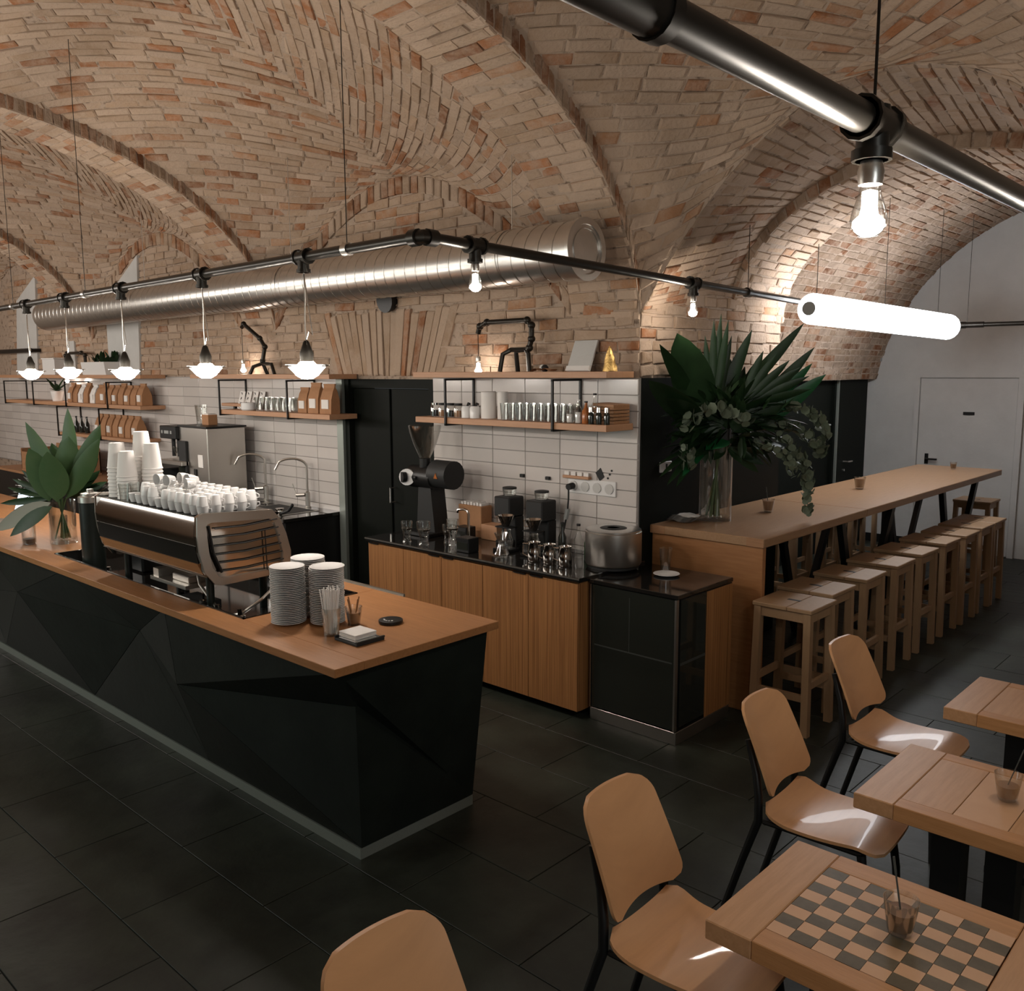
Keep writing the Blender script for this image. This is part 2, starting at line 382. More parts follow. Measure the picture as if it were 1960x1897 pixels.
# ribs (transverse arches) and the cross arch
def rib(idx, x0, x1, bricks_on):
    b = MB(); ys = [y_of_s(-SMAX+2*SMAX*j/40) for j in range(41)]
    b.grid([[(x0, y, zrib(y)), (x1, y, zrib(y))] for y in ys])
    for x in (x0, x1): b.grid([[(x, y, zrib(y)), (x, y, zrib(y)+.30)] for y in ys], False)
    b.grid([[(x0, y, zrib(y)+.30), (x1, y, zrib(y)+.30)] for y in ys])
    o = struct('trim_%d' % idx, b, 'mortar', ('brick arch rib crossing the vault over the far left shelves', 'brick arch rib crossing the vault left of the middle shelf', 'brick arch rib coming down by the end of the silver duct', 'brick arch rib over the camera side')[idx-1])
    if not bricks_on: return
    bb = Bricks(); s = -1.3; i = 0; w = x1-x0
    fn = lambda u, v: (u, y_of_s(v), zrib(y_of_s(v)))
    while s < SMAX-.05:
        lay(bb, fn, (x0, s), (1, 0), (0, 1), w, 1.05, .26, off=.137 if i % 2 else 0); s += BH; i += 1
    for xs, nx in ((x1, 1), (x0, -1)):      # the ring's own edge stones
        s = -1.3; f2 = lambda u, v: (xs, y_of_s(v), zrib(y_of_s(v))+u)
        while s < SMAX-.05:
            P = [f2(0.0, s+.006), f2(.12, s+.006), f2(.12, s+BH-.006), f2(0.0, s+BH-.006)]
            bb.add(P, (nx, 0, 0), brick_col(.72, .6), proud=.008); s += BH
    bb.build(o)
for i, (x0, x1) in enumerate(RIBS): rib(i+1, x0, x1, i < 3)
b = MB()
b.grid([[(*((prof_a(PI*i/30)[0]), y)[:1], y, prof_a(PI*i/30)[1]) for i in range(31)] for y in (Y1, Y2)])
for y in (Y1, Y2):
    b.grid([[(prof_a(PI*i/30, g)[0], y, prof_a(PI*i/30, g)[1]) for i in range(31)] for g in (0, .35)], False)
for y, zt in ((Y2, 4.6),):
    b.grid([[(AX-(AR+.14)*math.cos(PI*i/30), y, AZ+(AB+.35)*math.sin(PI*i/30)) for i in range(31)], [(AX-3.2*math.cos(PI*i/30), y, zt if 3 < i < 27 else 2.0+.4*i if i < 15 else 2.0+.4*(30-i)) for i in range(31)]], False)
o = struct('trim_5', b, 'mortar', 'brightly lit brick cross arch beside the glowing tube lamp')
bb = Bricks()
run_along_y(bb, lambda u, y: (prof_a(PI*u)[0], y, prof_a(PI*u)[1]), 3.6, Y1, Y2, 1.15, .05)
for i in range(44):
    u0, u1 = (i+.08)/44, (i+.92)/44
    P = [(prof_a(PI*u, g)[0], Y1, prof_a(PI*u, g)[1]) for u, g in ((u0, 0), (u0, .1), (u1, .1), (u1, 0))]
    bb.add(P, (0, -1, 0), brick_col(.8, .3), proud=.006)
bb.build(o)

# ---------------------------------------------------------------- walls
b = MB(); b.box(-15.6, -6.34, YW, YW+.3, 0, 4.9); b.box(-5.23, -3.3, YW, YW+.3, 0, 4.9); b.box(-6.34, -5.23, YW, YW+.3, 2.035, 4.9)
wall_back = struct('wall_back', b, 'mortar', 'back wall of rough brick over white tiles')
wb = Bricks()
def lun(x):
    for x0, x1 in BAYS:
        if x0 <= x <= x1: return zbay(x, YW-.01, x0, x1)
    return 2.80
def fan(x, z): return -6.55-(z-2.05)*.35 < x < -5.1+(z-2.05)*.35 and z < 2.62
z, row = 2.06, 0
while z < 3.62:
    x = -14.2-random.uniform(0, .27)
    while x < -3.3:
        l = .27*random.choice([1, 1, 1, .8, .55]); a, c = x+.006, min(x+l-.006, -3.305); x += l; m = (a+c)/2
        if c-a < .04 or z+.07 > lun(m)-.13 or fan(m, z+.03): continue
        wb.add([(a, YW, z+.005), (c, YW, z+.005), (c, YW, z+.07), (a, YW, z+.07)], (0, -1, 0), brick_col(.97, .10 if x < -6.6 else .16), proud=.014, jit=.007)
    z += .078
for i in range(20):      # flat arch of upright bricks over the dark door
    f0 = (i+.06)/20; f1 = (i+.94)/20; zb, zt = 2.06, 2.58+random.uniform(-.03, .03)
    xb = lambda f: -6.5+1.36*f; xt = lambda f: -6.72+1.8*f
    wb.add([(xb(f0), YW, zb), (xb(f1), YW, zb), (xt(f1), YW, zt), (xt(f0), YW, zt)], (0, -1, 0), brick_col(.95, .2), proud=.02, jit=.008)
for x0, x1 in BAYS[1:3]:  # brick ring round each lunette
    n = 40
    for i in range(n):
        u0, u1 = x0+(x1-x0)*(i+.06)/n, x0+(x1-x0)*(i+.94)/n
        wb.add([(u0, YW, lun(u0)-.135), (u1, YW, lun(u1)-.135), (u1, YW, lun(u1)-.005), (u0, YW, lun(u0)-.005)], (0, -1, 0), brick_col(.85, .75), proud=.025)
wb.build(wall_back)
# tiles: stacked courses of white tiles
b = MB(); b.box(-15.2, -6.42, YW-.012, YW, .80, 2.05); b.box(-5.225, -3.285, YW-.012, YW, .80, 2.05)
obj('tile_backing', b, 'grout', wall_back)
for xa, xb_ in ((-15.15, -6.43), (-5.22, -3.29)):
    n = round((xb_-xa)/.345); w = (xb_-xa)/n; nz = 12; h = 1.235/nz
    for i in range(n):
        for j in range(nz):
            x0, z0 = xa+i*w, .81+j*h; t = MB(); t.box(x0+.0025, x0+w-.0025, YW-.022-random.uniform(0, .0015), YW-.010, z0+.0025, z0+h-.0025, .002)
            k = random.uniform(.9, 1.05); obj('tile', t, 'tile', wall_back, cols=[(.60*k, .555*k, .525*k, 1)]*len(t.v))
# pale plaster patches left of the shelf
for poly in (((-11.0, 2.06), (-10.2, 2.06), (-10.1, 3.40), (-11.0, 2.95)), ((-14.1, 2.06), (-13.3, 2.06), (-13.15, 3.40), (-13.9, 3.1)), ((-12.25, 2.1), (-12.0, 2.1), (-12.0, 2.5), (-12.2, 2.5))):
    t = MB(); t.prism(poly, 'y', YW-.035, YW); obj('plaster_patch', t, 'plaster', wall_back)
# dark side wall by the bar, its brick upper part, and the recess behind
b = MB(); b.box(-3.9, -3.3, YW+.3, Y2-.05, 0, 3.2)
wall_side = struct('wall_right', b, 'mortar', 'side wall behind the long bar, black below and brick above')
p = MB(); p.box(-3.3, -3.275, YW-.0, Y2-.04, .0, 2.05); obj('black_panel', p, 'darkwall', wall_side)
p = MB(); p.box(-3.3, -3.272, 5.86, 5.88, 0, 2.05); obj('panel_joint', p, 'black', wall_side)
sb = Bricks(); z = 2.06
while z < 2.62:
    y = YW+.005-random.uniform(0, .2)
    while y < Y2-.06:
        l = .27*random.choice([1, 1, .9, .55]); a, c = max(y, YW)+.006, min(y+l, Y2-.055)-.006; y += l
        if c-a > .04: sb.add([(-3.3, a, z+.005), (-3.3, c, z+.005), (-3.3, c, z+.07), (-3.3, a, z+.07)], (1, 0, 0), brick_col(.9, .12), proud=.014, jit=.007)
    z += .078
sb.build(wall_side)
b = MB(); b.box(-4.7, -4.32, Y2-.3, Y3, 0, 2.2); b.box(-4.5, -3.4, Y2-.4, Y2-.06, 0, 2.4)
struct('wall_recess', b, 'darkwall', 'black panelled wall of the recess behind the bar')
b = MB(); b.box(-4.7, 3.9, Y3, Y3+.25, 0, 4.9); wall_far = struct('wall_far', b, 'plaster', 'plain pale grey end wall with a white door')
b = MB(); b.box(-4.3, -3.72, Y3-.015, Y3, 0, .10); b.box(-2.2, 3.8, Y3-.015, Y3, 0, .10); struct('baseboard_far', b, 'black', 'low black skirting along the pale end wall')
b = MB(); b.box(-.55, 3.9, YW+.02, Y2, 0, 4.9); b.box(.55, 3.9, Y2, Y3, 0, 4.9); struct('wall_arch_side', b, 'mortar')
b = MB(); b.box(3.7, 3.95, -1, YW+.1, 0, 4.9); struct('wall_east', b, 'plaster')
b = MB(); b.box(-15.9, 3.95, -1.05, -.78, 0, 4.9); struct('wall_front', b, 'mortar')
b = MB(); b.box(-15.9, -15.6, -1, YW+.3, 0, 4.9); struct('wall_left', b, 'mortar')

# ---------------------------------------------------------------- floor
b = MB(); b.box(-15.8, 3.9, -1, Y3, -.12, -.006); floor = struct('floor', b, 'floor_joint', 'dark slate tile floor')
TW, TD = .66, .42; tiles = []
for j in range(-5, 28):
    y0 = 2.16+j*TD-2*TD
    for i in range(-20, 8):
        x0 = -3.96+i*TW+(TW/2 if j % 2 else 0)
        if y0 < -.75 or y0 > Y3 or x0 > 3.2 or x0 < -14.5: continue
        pts = [proj((x, y, 0)) for x, y in ((x0, y0), (x0+TW, y0), (x0+TW, y0+TD), (x0, y0+TD))]; area = 0
        if all(pts):
            mx = sum(q[0] for q in pts)/4; my = sum(q[1] for q in pts)/4
            if -150 < mx < 2100 and 900 < my < 2050: area = abs(sum(pts[k][0]*pts[(k+1) % 4][1]-pts[(k+1) % 4][0]*pts[k][1] for k in range(4)))/2
        tiles.append((area, x0, y0))
tiles.sort(reverse=True); rest = MB(); rc = []
for k, (a, x0, y0) in enumerate(tiles):
    g = random.uniform(.85, 1.2); c = (.0125*g, .014*g, .0105*g, 1); t = MB() if k < 300 and a > 0 else rest
    n0 = len(t.v); t.box(x0+.002, x0+TW-.002, y0+.002, y0+TD-.002, -.02, random.uniform(-.0008, .0004), .0015)
    if t is rest: rc += [c]*(len(t.v)-n0)
    else: obj('floor_tile', t, 'slate', floor, cols=[c]*len(t.v))
stuff(obj('floor_tiling', rest, 'slate', floor, cols=rc))

# ---------------------------------------------------------------- doors
b = MB(); b.box(-6.34, -6.285, YW-.03, YW+.06, 0, 2.035); b.box(-5.285, -5.23, YW-.01, YW+.06, 0, 2.035); b.box(-6.285, -5.285, YW-.01, YW+.06, 1.96, 2.035)
d1 = struct('door_1', b, 'darkwall', 'dark green black double door in the back wall')
for x0, x1 in ((-6.28, -5.80), (-5.77, -5.29)):
    t = MB(); t.box(x0, x1, YW+.02, YW+.06, .01, 1.955, .004); obj('door_leaf', t, 'darkwall', d1)
t = MB(); t.box(-5.80, -5.77, YW+.04, YW+.06, .01, 1.955); obj('door_gap', t, 'black', d1)
t = MB(); t.tube([(-5.745, YW+.01, 1.02), (-5.745, YW-.04, 1.02), (-5.745, YW-.04, 1.14), (-5.745, YW+.01, 1.14)], .007, 6); obj('door_handle', t, 'bsteel', d1)
t = MB(); t.box(-6.43, -6.345, YW-.055, YW-.01, 0, 2.06); struct('trim_6', t, 'alu', 'pale metal corner post left of the dark double door')
t = MB(); t.box(-4.32, -4.285, 10.05, 10.98, 0, 2.03)
d2 = struct('door_2', t, 'darkwall', 'black door in the recess next to the pale end wall')
t = MB(); t.box(-4.287, -4.26, 10.12, 10.93, .02, 1.98, .004); lf = obj('door_leaf', t, 'darkwall', d2)
t = MB(); t.box(-4.28, -4.255, 10.08, 10.105, 0, 2.0); obj('door_edge_strip', t, 'alu', d2)
t = MB(); t.tube([(-4.26, 10.3, 1.03), (-4.20, 10.3, 1.03), (-4.20, 10.42, 1.03)], .01, 6); t.tube([(-4.26, 10.3, .93), (-4.24, 10.3, .93)], .014, 8); obj('door_handle', t, 'bsteel', d2)
b = MB(); b.box(-3.72, -3.665, Y3-.04, Y3, 0, 2.06); b.box(-2.63, -2.57, Y3-.04, Y3, 0, 2.06); b.box(-3.665, -2.63, Y3-.04, Y3, 2.0, 2.06)
d3 = struct('door_3', b, 'plaster', 'white door in the pale end wall with black lever handle')
t = MB(); t.box(-3.66, -2.635, Y3-.02, Y3, .01, 1.995, .004); obj('door_leaf', t, 'plaster', d3)
t = MB(); t.tube([(-3.55, Y3-.02, 1.06), (-3.55, Y3-.07, 1.06), (-3.42, Y3-.07, 1.06)], .012, 6); t.box(-3.57, -3.53, Y3-.03, Y3-.02, 1.0, 1.12); obj('door_handle', t, 'black', d3)
t = MB(); t.box(-3.18, -3.06, Y3-.028, Y3-.02, 1.58, 1.615); obj('door_sign', t, 'black', d3)

# ---------------------------------------------------------------- service counter
T = thing('service_counter', 'long black faceted service counter with an oiled wood top', 'counter', (-5.0, 2.4, 0))
ZT, TK = .95, .036
CX0, CX1, CY0, CY1 = -10.5, -2.79, 1.99, 2.915
TX0, TX1, TY0, TY1 = -5.98, -3.70, 2.135, 2.80     # opening for the coffee machine
b = MB(); b.box(CX0, CX1, CY0, TY0, ZT-TK, ZT, .002); b.box(TX1, CX1, TY0, CY1, ZT-TK, ZT, .002); b.box(CX0, TX0, TY0, CY1, ZT-TK, ZT, .002); b.box(TX0, TX1, TY1, CY1, ZT-TK, ZT, .002)
part(T, 'worktop', b, 'oak')
b = MB(); b.box(TX0, TX1, TY0, TY1, ZT-.10, ZT-.085); b.box(TX0, TX1, TY0, TY0+.012, ZT-.1, ZT+.004); b.box(TX0, TX1, TY1-.012, TY1, ZT-.1, ZT+.004); b.box(TX1-.012, TX1, TY0, TY1, ZT-.1, ZT+.004); b.box(TX0, TX0+.012, TY0, TY1, ZT-.1, ZT+.004)
part(T, 'work_tray', b, 'cgloss', 'sunken black tray under the coffee machine')
# faceted front: flat triangular panels between a top edge, folded middle points and the foot
zt, zb = ZT-TK-.002, .055
yt, yb = 2.04, 2.215
topx = [-10.4, -8.7, -7.2, -5.6, -4.3, -2.83]
mid = [(-9.6, 2.03, .55), (-7.7, 2.23, .42), (-6.35, 2.02, .66), (-5.0, 2.22, .62), (-4.25, 2.06, .52), (-2.945, 2.20, .70)]
footx = [-10.4, -8.9, -7.3, -5.7, -4.25, -2.95]
tp = [(x, yt, zt) for x in topx]; ft = [(x, yb, zb) for x in footx]
tris = []
for i in range(5):
    tris += [(tp[i], tp[i+1], mid[i]), (mid[i], tp[i+1], mid[i+1]), (mid[i], mid[i+1], ft[i+1]), (ft[i], mid[i], ft[i+1])]
tris += [(mid[5], ft[5], ft[4])] if False else []
tris += [(tp[5], mid[5], mid[5])] if False else []
for tr in tris:
    c = [sum(p[k] for p in tr)/3 for k in range(3)]
    q = [tuple(p[k]+(c[k]-p[k])*.006 for k in range(3)) for p in tr]
    b = MB(); b.add(q+[(p[0], p[1]+.02, p[2]) for p in q], [(0, 1, 2), (5, 4, 3), (0, 3, 4, 1), (1, 4, 5, 2), (2, 5, 3, 0)])
    part(T, 'cladding_panel', b, 'clad')
b = MB(); b.add([(-2.83, yt, zt), (-2.945, 2.20, .70), (-2.95, yb, zb), (-2.95, 2.89, zb), (-2.84, 2.89, zt)] + [(x-.02, y, z) for x, y, z in ((-2.83, yt, zt), (-2.945, 2.20, .70), (-2.95, yb, zb), (-2.95, 2.89, zb), (-2.84, 2.89, zt))],
      [(0, 1, 2, 3, 4), (9, 8, 7, 6, 5), (0, 5, 6, 1), (1, 6, 7, 2), (2, 7, 8, 3), (3, 8, 9, 4), (4, 9, 5, 0)])
part(T, 'end_panel', b, 'clad')
b = MB(); b.box(-10.4, -2.97, 2.26, 2.88, .05, ZT-.12); part(T, 'carcass', b, 'black')
b = MB(); b.box(-10.4, -2.955, 2.212, 2.895, 0, .05); part(T, 'plinth', b, 'alu', 'pale metal plinth strip along the floor')
b = MB(); b.box(-4.6, -3.55, CY1+.002, CY1+.075, ZT-.06, ZT-.035); b.box(-4.6, -3.55, CY1+.07, CY1+.08, ZT-.06, ZT-.015); part(T, 'rear_ledge', b, 'bsteel')

# ---------------------------------------------------------------- coffee machine
T = thing('coffee_machine', 'wide mirror-polished coffee machine with a wood strip along its back', 'coffee machine', (-4.6, 2.35, ZT-.084))
MX0, MX1 = -5.18, -4.0
sec = [(2.105, 1.395), (2.095, 1.33), (2.095, 1.24), (2.115, 1.15), (2.19, 1.085), (2.58, 1.085), (2.605, 1.18), (2.57, 1.27), (2.50, 1.385)]
b = MB(); b.prism(sec, 'x', MX0+.01, MX1-.03); part(T, 'body', b, 'bsteel')
b = MB(); P = [(2.101, 1.398), (2.086, 1.36), (2.083, 1.31), (2.088, 1.262)]
b.prism(P+[(y+.012, z) for y, z in reversed(P)], 'x', MX0+.012, MX1-.035); b.sm = [True]*len(b.sm); o = part(T, 'mirror_panel', b, 'steel')
b = MB(); b.prism([(2.086, 1.26), (2.098, 1.172), (2.112, 1.172), (2.10, 1.26)], 'x', MX0+.012, MX1-.035); part(T, 'lower_panel', b, 'cgloss')
b = MB(); b.prism([(2.094, 1.17), (2.122, 1.112), (2.137, 1.112), (2.109, 1.17)], 'x', MX0+.02, MX1-.035); part(T, 'wood_strip', b, 'oak')
b = MB(); b.prism([(2.118, 1.108), (2.19, 1.07), (2.20, 1.085), (2.13, 1.112)], 'x', MX0, MX1-.03); part(T, 'bottom_rail', b, 'bsteel')
b = MB(); b.box(MX0+.01, MX1-.03, 2.115, 2.50, 1.386, 1.398); b.tube([(MX0+.02, 2.49, 1.42), (MX1-.04, 2.49, 1.42)], .005, 6); part(T, 'cup_tray', b, 'pipe')
for nm, xo in (('side_panel', MX1), ('side_panel', MX0)):
    s_ = 1 if xo == MX1 else -1
    outer = [(2.118, 1.422), (2.50, 1.398), (2.545, 1.345), (2.578, 1.265), (2.602, 1.17), (2.60, 1.06), (2.20, 1.052), (2.165, 1.062), (2.113, 1.13), (2.09, 1.23), (2.083, 1.31), (2.087, 1.405)]
    b = MB(); b.prism(outer, 'x', xo-.03*s_, xo-.012*s_); p = part(T, nm, b, 'steel')
    b = MB(); inner = [(2.16, 1.372), (2.49, 1.352), (2.51, 1.33), (2.535, 1.25), (2.555, 1.17), (2.55, 1.09), (2.215, 1.088), (2.185, 1.10), (2.155, 1.15), (2.14, 1.23), (2.135, 1.30), (2.138, 1.365)]
    n = len(outer); vs = [(xo-.012*s_, y, z) for y, z in outer]+[(xo-.012*s_, y, z) for y, z in inner]+[(xo, y, z) for y, z in outer]+[(xo, y, z) for y, z in inner]
    fs = []
    for i in range(n):
        j = (i+1) % n; fs += [(2*n+i, 2*n+j, 3*n+j, 3*n+i), (i, 2*n+i, 2*n+j, j), (n+i, n+j, 3*n+j, 3*n+i)]
    b.add(vs, fs); part(T, 'side_frame', b, 'bsteel', parent=p)
    for k in range(6):
        z = 1.335-.043*k; y0 = 2.15+.012*abs(k-2); b = MB()
        b.tube([(xo+.002*s_, y0, z+.006), (xo+.002*s_, 2.34, z), (xo+.002*s_, 2.525+.006*k, z+.012)], .0035, 6); part(T, 'grille_bar', b, 'black', parent=p)
    for gp, gr in (([(xo+.003*s_, 2.45, 1.30), (xo+.003*s_, 2.455, 1.09)], .003), ([(xo+.004*s_, 2.14, 1.36), (xo+.004*s_, 2.16, 1.22), (xo+.004*s_, 2.20, 1.12)], .008)): b = MB(); b.tube(gp, gr, 6); part(T, 'grille_post', b, 'black', parent=p)
for x in (-5.05, -4.12):
    for y in (2.2, 2.5):
        b = MB(); b.tube([(x, y, ZT-.0835), (x, y, 1.088)], .02, 12); part(T, 'leg', b, 'clad')
b = MB(); b.tube([(-4.45, 2.3, 1.085), (-4.3, 2.24, 1.0), (-4.05, 2.2, .92), (-3.98, 2.19, .90), (-3.86, 2.22, .93), (-3.80, 2.30, 1.0), (-3.83, 2.42, 1.06), (-4.0, 2.5, 1.09)], .0085, 8); part(T, 'braided_hose', b, 'bsteel')
for x, y in ((-4.55, 2.28), (-4.28, 2.25), (-4.02, 2.18), (-3.86, 2.21), (-5.3, 2.19)):
    b = MB(); b.lathe((x, y, ZT-.084), [(.018, 0), (.018, .03), (.026, .032), (.026, .055), (.012, .06), (.012, .09)], 10); part(T, 'valve', b, 'steel')
b = MB(); b.box(-4.78, -4.38, 2.2, 2.42, .965, .985); b.box(-4.76, -4.70, 2.21, 2.40, .985, 1.03); b.box(-4.6, -4.42, 2.24, 2.38, .985, 1.02, .004); part(T, 'drip_tray', b, 'bsteel')
b = MB(); b.tube([(-4.9, 2.23, .90), (-4.2, 2.21, .905)], .011, 8); b.box(-4.5, -4.25, 2.2, 2.33, ZT-.083, .915, .003); part(T, 'pump_box', b, 'rubber')

# ---------------------------------------------------------------- crockery on the machine and the counter
CUPP = [(c*.75, d*.8) for c, d in [(.024, 0), (.028, .002), (.037, .03), (.041, .062), (.0385, .062), (.034, .03), (.024, .006)]]
def make_cup():
    t = thing('coffee_cup', '', 'cup')
    b = MB(); b.lathe((0, 0, 0), CUPP, 14); part(t, 'cup_bowl', b, 'porc')
    b = MB(); b.tube([(.027, 0, .039), (.041, 0, .037), (.042, 0, .024), (.026, 0, .015)], .0034, 6); part(t, 'handle', b, 'porc')
    return t
cup0 = make_cup(); first = True
def place(proto, used, loc, rz, label, group, rx=0.0, ry=0.0):
    if not used: used.append(1); o = proto; o.location = loc
    else: o = dup(proto, loc)
    o.rotation_euler = (rx, ry, rz); o['label'] = label
    if group: o['group'] = group
    return o
used = []
ztop = 1.399
rows = [(2.15, -4.80, -4.06), (2.22, -4.81, -4.06), (2.29, -4.80, -4.06), (2.36, -4.81, -4.06), (2.43, -4.80, -4.08)]
for ri, (y, xa, xb_) in enumerate(rows):
    n = 11 - (ri == 4)
    for i in range(n):
        x = xa+(xb_-xa)*i/(n-1)+random.uniform(-.004, .004)
        nm = ('nearest the mirror panel', 'in the second row back', 'in the third row back', 'in the fourth row back', 'in the rearmost row')[ri]
        place(cup0, used, (x, y, ztop+.0005), .8+random.uniform(-.15, .15), 'white porcelain coffee cup on top of the coffee machine, '+nm, 'cups on the machine, row %s' % ('one', 'two', 'three', 'four', 'five')[ri])
for ri, (y, xa, xb_) in enumerate(rows):      # upside-down cups, rim on rim, over part of the rows
    n = 11 - (ri == 4)
    for i in range(n):
        if (ri == 0 and i in (0, 1, 4)) or (ri == 1 and i in (7,)) or (ri == 3 and i == 9): continue
        x = xa+(xb_-xa)*i/(n-1)
        place(cup0, used, (x, y, ztop+.0505+.0501), .8+random.uniform(-.15, .15), 'white upturned cup standing on another cup on the coffee machine, '+('front row', 'second row', 'third row', 'fourth row', 'rear row')[ri], 'upturned cups, row %s' % ('one', 'two', 'three', 'four', 'five')[ri], rx=PI)
for i, (x, y) in enumerate([(-4.62, 2.21), (-4.53, 2.22), (-4.40, 2.29), (-4.57, 2.32), (-4.30, 2.22), (-4.48, 2.31)]):
    place(cup0, used, (x, y+.025, ztop+.103+.0318), random.uniform(-.3, .3), 'white porcelain cup lying on its side on top of the upturned cups', 'cups lying on the cup rows', rx=PI/2)
# paper cups: five nested stacks
pc = MB(); pc.lathe((0, 0, 0), [(1.25*a, 1.25*c) for a, c in [(.0004, .1138), (.0309, .1132), (.0438, .0012), (.046, 0), (.0475, .003), (.046, .006), (.0445, .006), (.032, .115), (.0004, .115)]], 14)
pcm = obj('paper_cup', pc, 'paper'); pused = []
for k, (x, y, n, nm) in enumerate([(-5.083, 2.19, 9, 'leftmost'), (-4.96, 2.187, 7, 'second'), (-5.02, 2.306, 12, 'tallest'), (-4.897, 2.302, 9, 'right')]):
    for i in range(n):
        z = ztop+.001+i*.0202
        if not pused: o = pcm; pused.append(1)
        else: o = pcm.copy(); COL.objects.link(o)
        o.location = (x, y, z)
        tag(o, 'white paper cup nested upside down in the %s paper cup stack' % nm, 'paper cup', 'paper cups in the %s stack' % nm)
# small clear glasses beside the paper cups
gl = MB(); gl.lathe((0, 0, 0), [(.026, 0), (.036, .09), (.034, .09), (.025, .006), (.0005, .006)], 12)
g0 = obj('drinking_glass', gl, 'glass'); gused = []
def glass(x, y, z, label, group, s=1.0, sz=1.0):
    if not gused: o = g0; gused.append(1)
    else: o = g0.copy(); COL.objects.link(o)
    o.location = (x, y, z); o.scale = (s, s, s*sz); tag(o, label, 'glass', group); return o
for i in range(2): glass(-4.875+.0*i, 2.125+.062*i+(.0), ztop, 'small clear glass at the front edge of the machine top before the paper cups', 'clear glasses before the paper cups', .8, 1.35)
# saucers
sm = MB(); sm.lathe((0, 0, 0), [(.038, 0), (.046, .002), (.078, .0095), (.0805, .0115), (.079, .013), (.045, .0065), (.0005, .005)], 20)
s0 = obj('saucer', sm, 'porc'); sused = []
for (x, y, n, nm) in ((-3.49, 2.245, 32, 'front left'), (-3.355, 2.365, 32, 'right'), (-3.55, 2.40, 33, 'rear')):
    for i in range(n):
        if not sused: o = s0; sused.append(1)
        else: o = s0.copy(); COL.objects.link(o)
        top = i == n-1 and nm == 'right'
        o.location = (x+random.uniform(-.0015, .0015)+(.006 if top else 0), y+random.uniform(-.0015, .0015), ZT+.0006+i*.0083)
        tag(o, 'white saucer in the %s stack of saucers on the wood counter' % nm if not top else 'white saucer set slightly askew on top of the right saucer stack', 'saucer', None if top else 'saucers in the %s stack' % nm)
# straws in a glass, stirrers in a glass, napkins, lid
T = thing('straw_glass', 'tall clear glass full of white straws on the counter', 'glass', (-3.185, 2.262, ZT))
b = MB(); b.lathe((-3.185, 2.262, ZT), [(.034, 0), (.044, .125), (.042, .125), (.032, .008), (.0005, .008)], 16); part(T, 'glass', b, 'glass')
for i in range(22):
    r = .0205*math.sqrt((i+.6)/22); a = i*2.39996; k = 2.25
    b = MB(); b.tube([(-3.185+r*math.cos(a), 2.262+r*math.sin(a), ZT+.0095), (-3.185+k*r*math.cos(a), 2.262+k*r*math.sin(a), ZT+random.uniform(.19, .222))], .0034, 6)
    o = obj('paper_straw', b, 'paper', None, loc=(-3.185, 2.262, ZT)); tag(o, 'white paper straw standing in the tall glass by the saucers', 'straw', 'straws in the tall glass')
T = thing('stirrer_glass', 'short glass of dark stirrers behind the straw glass', 'glass', (-3.245, 2.43, ZT))
b = MB(); b.lathe((-3.245, 2.43, ZT), [(.028, 0), (.04, .085), (.038, .085), (.026, .006), (.0005, .006)], 14); part(T, 'glass', b, 'glass')
b = MB(); b.lathe((-3.245, 2.43, ZT+.008), [(.025, 0), (.033, .05)], 12); part(T, 'contents', b, 'cork')
for i in range(4):
    a = i*1.6; b = MB(); b.bar((-3.245+.01*math.cos(a), 2.43+.01*math.sin(a), ZT+.03), (-3.245+.034*math.cos(a), 2.43+.034*math.sin(a), ZT+.125), .006, .002); part(T, 'stirrer', b, 'cork')
T = thing('napkin_tray', 'small square dark tray at the counter corner', 'tray', (-3.035, 2.30, ZT), rz=0)
b = MB(); b.box(-3.115, -2.955, 2.225, 2.375, ZT, ZT+.012, .003); part(T, 'tray_base', b, 'rubber')
for xa in (-3.115, -2.963): b = MB(); b.box(xa, xa+.008, 2.225, 2.375, ZT+.012, ZT+.02); part(T, 'tray_rim', b, 'rubber')
for i in range(6):
    b = MB(); d = random.uniform(-.006, .006); b.box(-3.10+d, -2.985+d, 2.24-d, 2.355-d, ZT+.012+i*.005, ZT+.0165+i*.005, .0015)
    o = obj('napkin', b, 'paper', None, loc=(-3.04, 2.3, ZT+.012+i*.005)); tag(o, 'folded white napkin in the pile on the square dark tray', 'napkin', 'napkins on the square tray')
T = thing('round_lid', 'round black dish with white dots on the counter', 'dish', (-3.14, 2.56, ZT))
b = MB(); b.lathe((-3.14, 2.56, ZT), [(.05, 0), (.056, .004), (.056, .016), (.05, .018), (.0005, .018)], 20); part(T, 'dish_body', b, 'black')
b = MB()
for i in range(5): b.lathe((-3.14+.03*math.cos(4+i*.45), 2.56+.03*math.sin(4+i*.45), ZT+.0182), [(.005, 0), (.004, .001)], 6)
part(T, 'white_dots', b, 'porc')

# ---------------------------------------------------------------- left end of the counter
T = thing('canister', 'tall dark cylinder with a lid left of the coffee machine', 'canister', (-5.62, 2.24, ZT-.084))
b = MB(); b.lathe((-5.62, 2.24, ZT-.084), [(.068, 0), (.068, .44), (.062, .445)], 20); part(T, 'canister_body', b, 'clad')
b = MB(); b.lathe((-5.62, 2.24, ZT+.36), [(.07, 0), (.07, .035), (.055, .04), (.055, .055), (.02, .06), (.02, .08), (.0005, .08)], 20); part(T, 'lid', b, 'bsteel')
T = thing('tap_tower', 'small dark machine with chrome knobs behind the tall canister', 'machine', (-5.5, 2.5, ZT-.084))
b = MB(); b.box(-5.6, -5.36, 2.42, 2.58, ZT-.084, ZT+.38, .012); part(T, 'housing', b, 'black')
for i in range(3):
    b = MB(); b.lathe((-5.56+.08*i, 2.42, ZT+.33), [(.012, 0), (.016, .01), (.016, .02), (.008, .03)], 8); part(T, 'knob', b, 'steel')
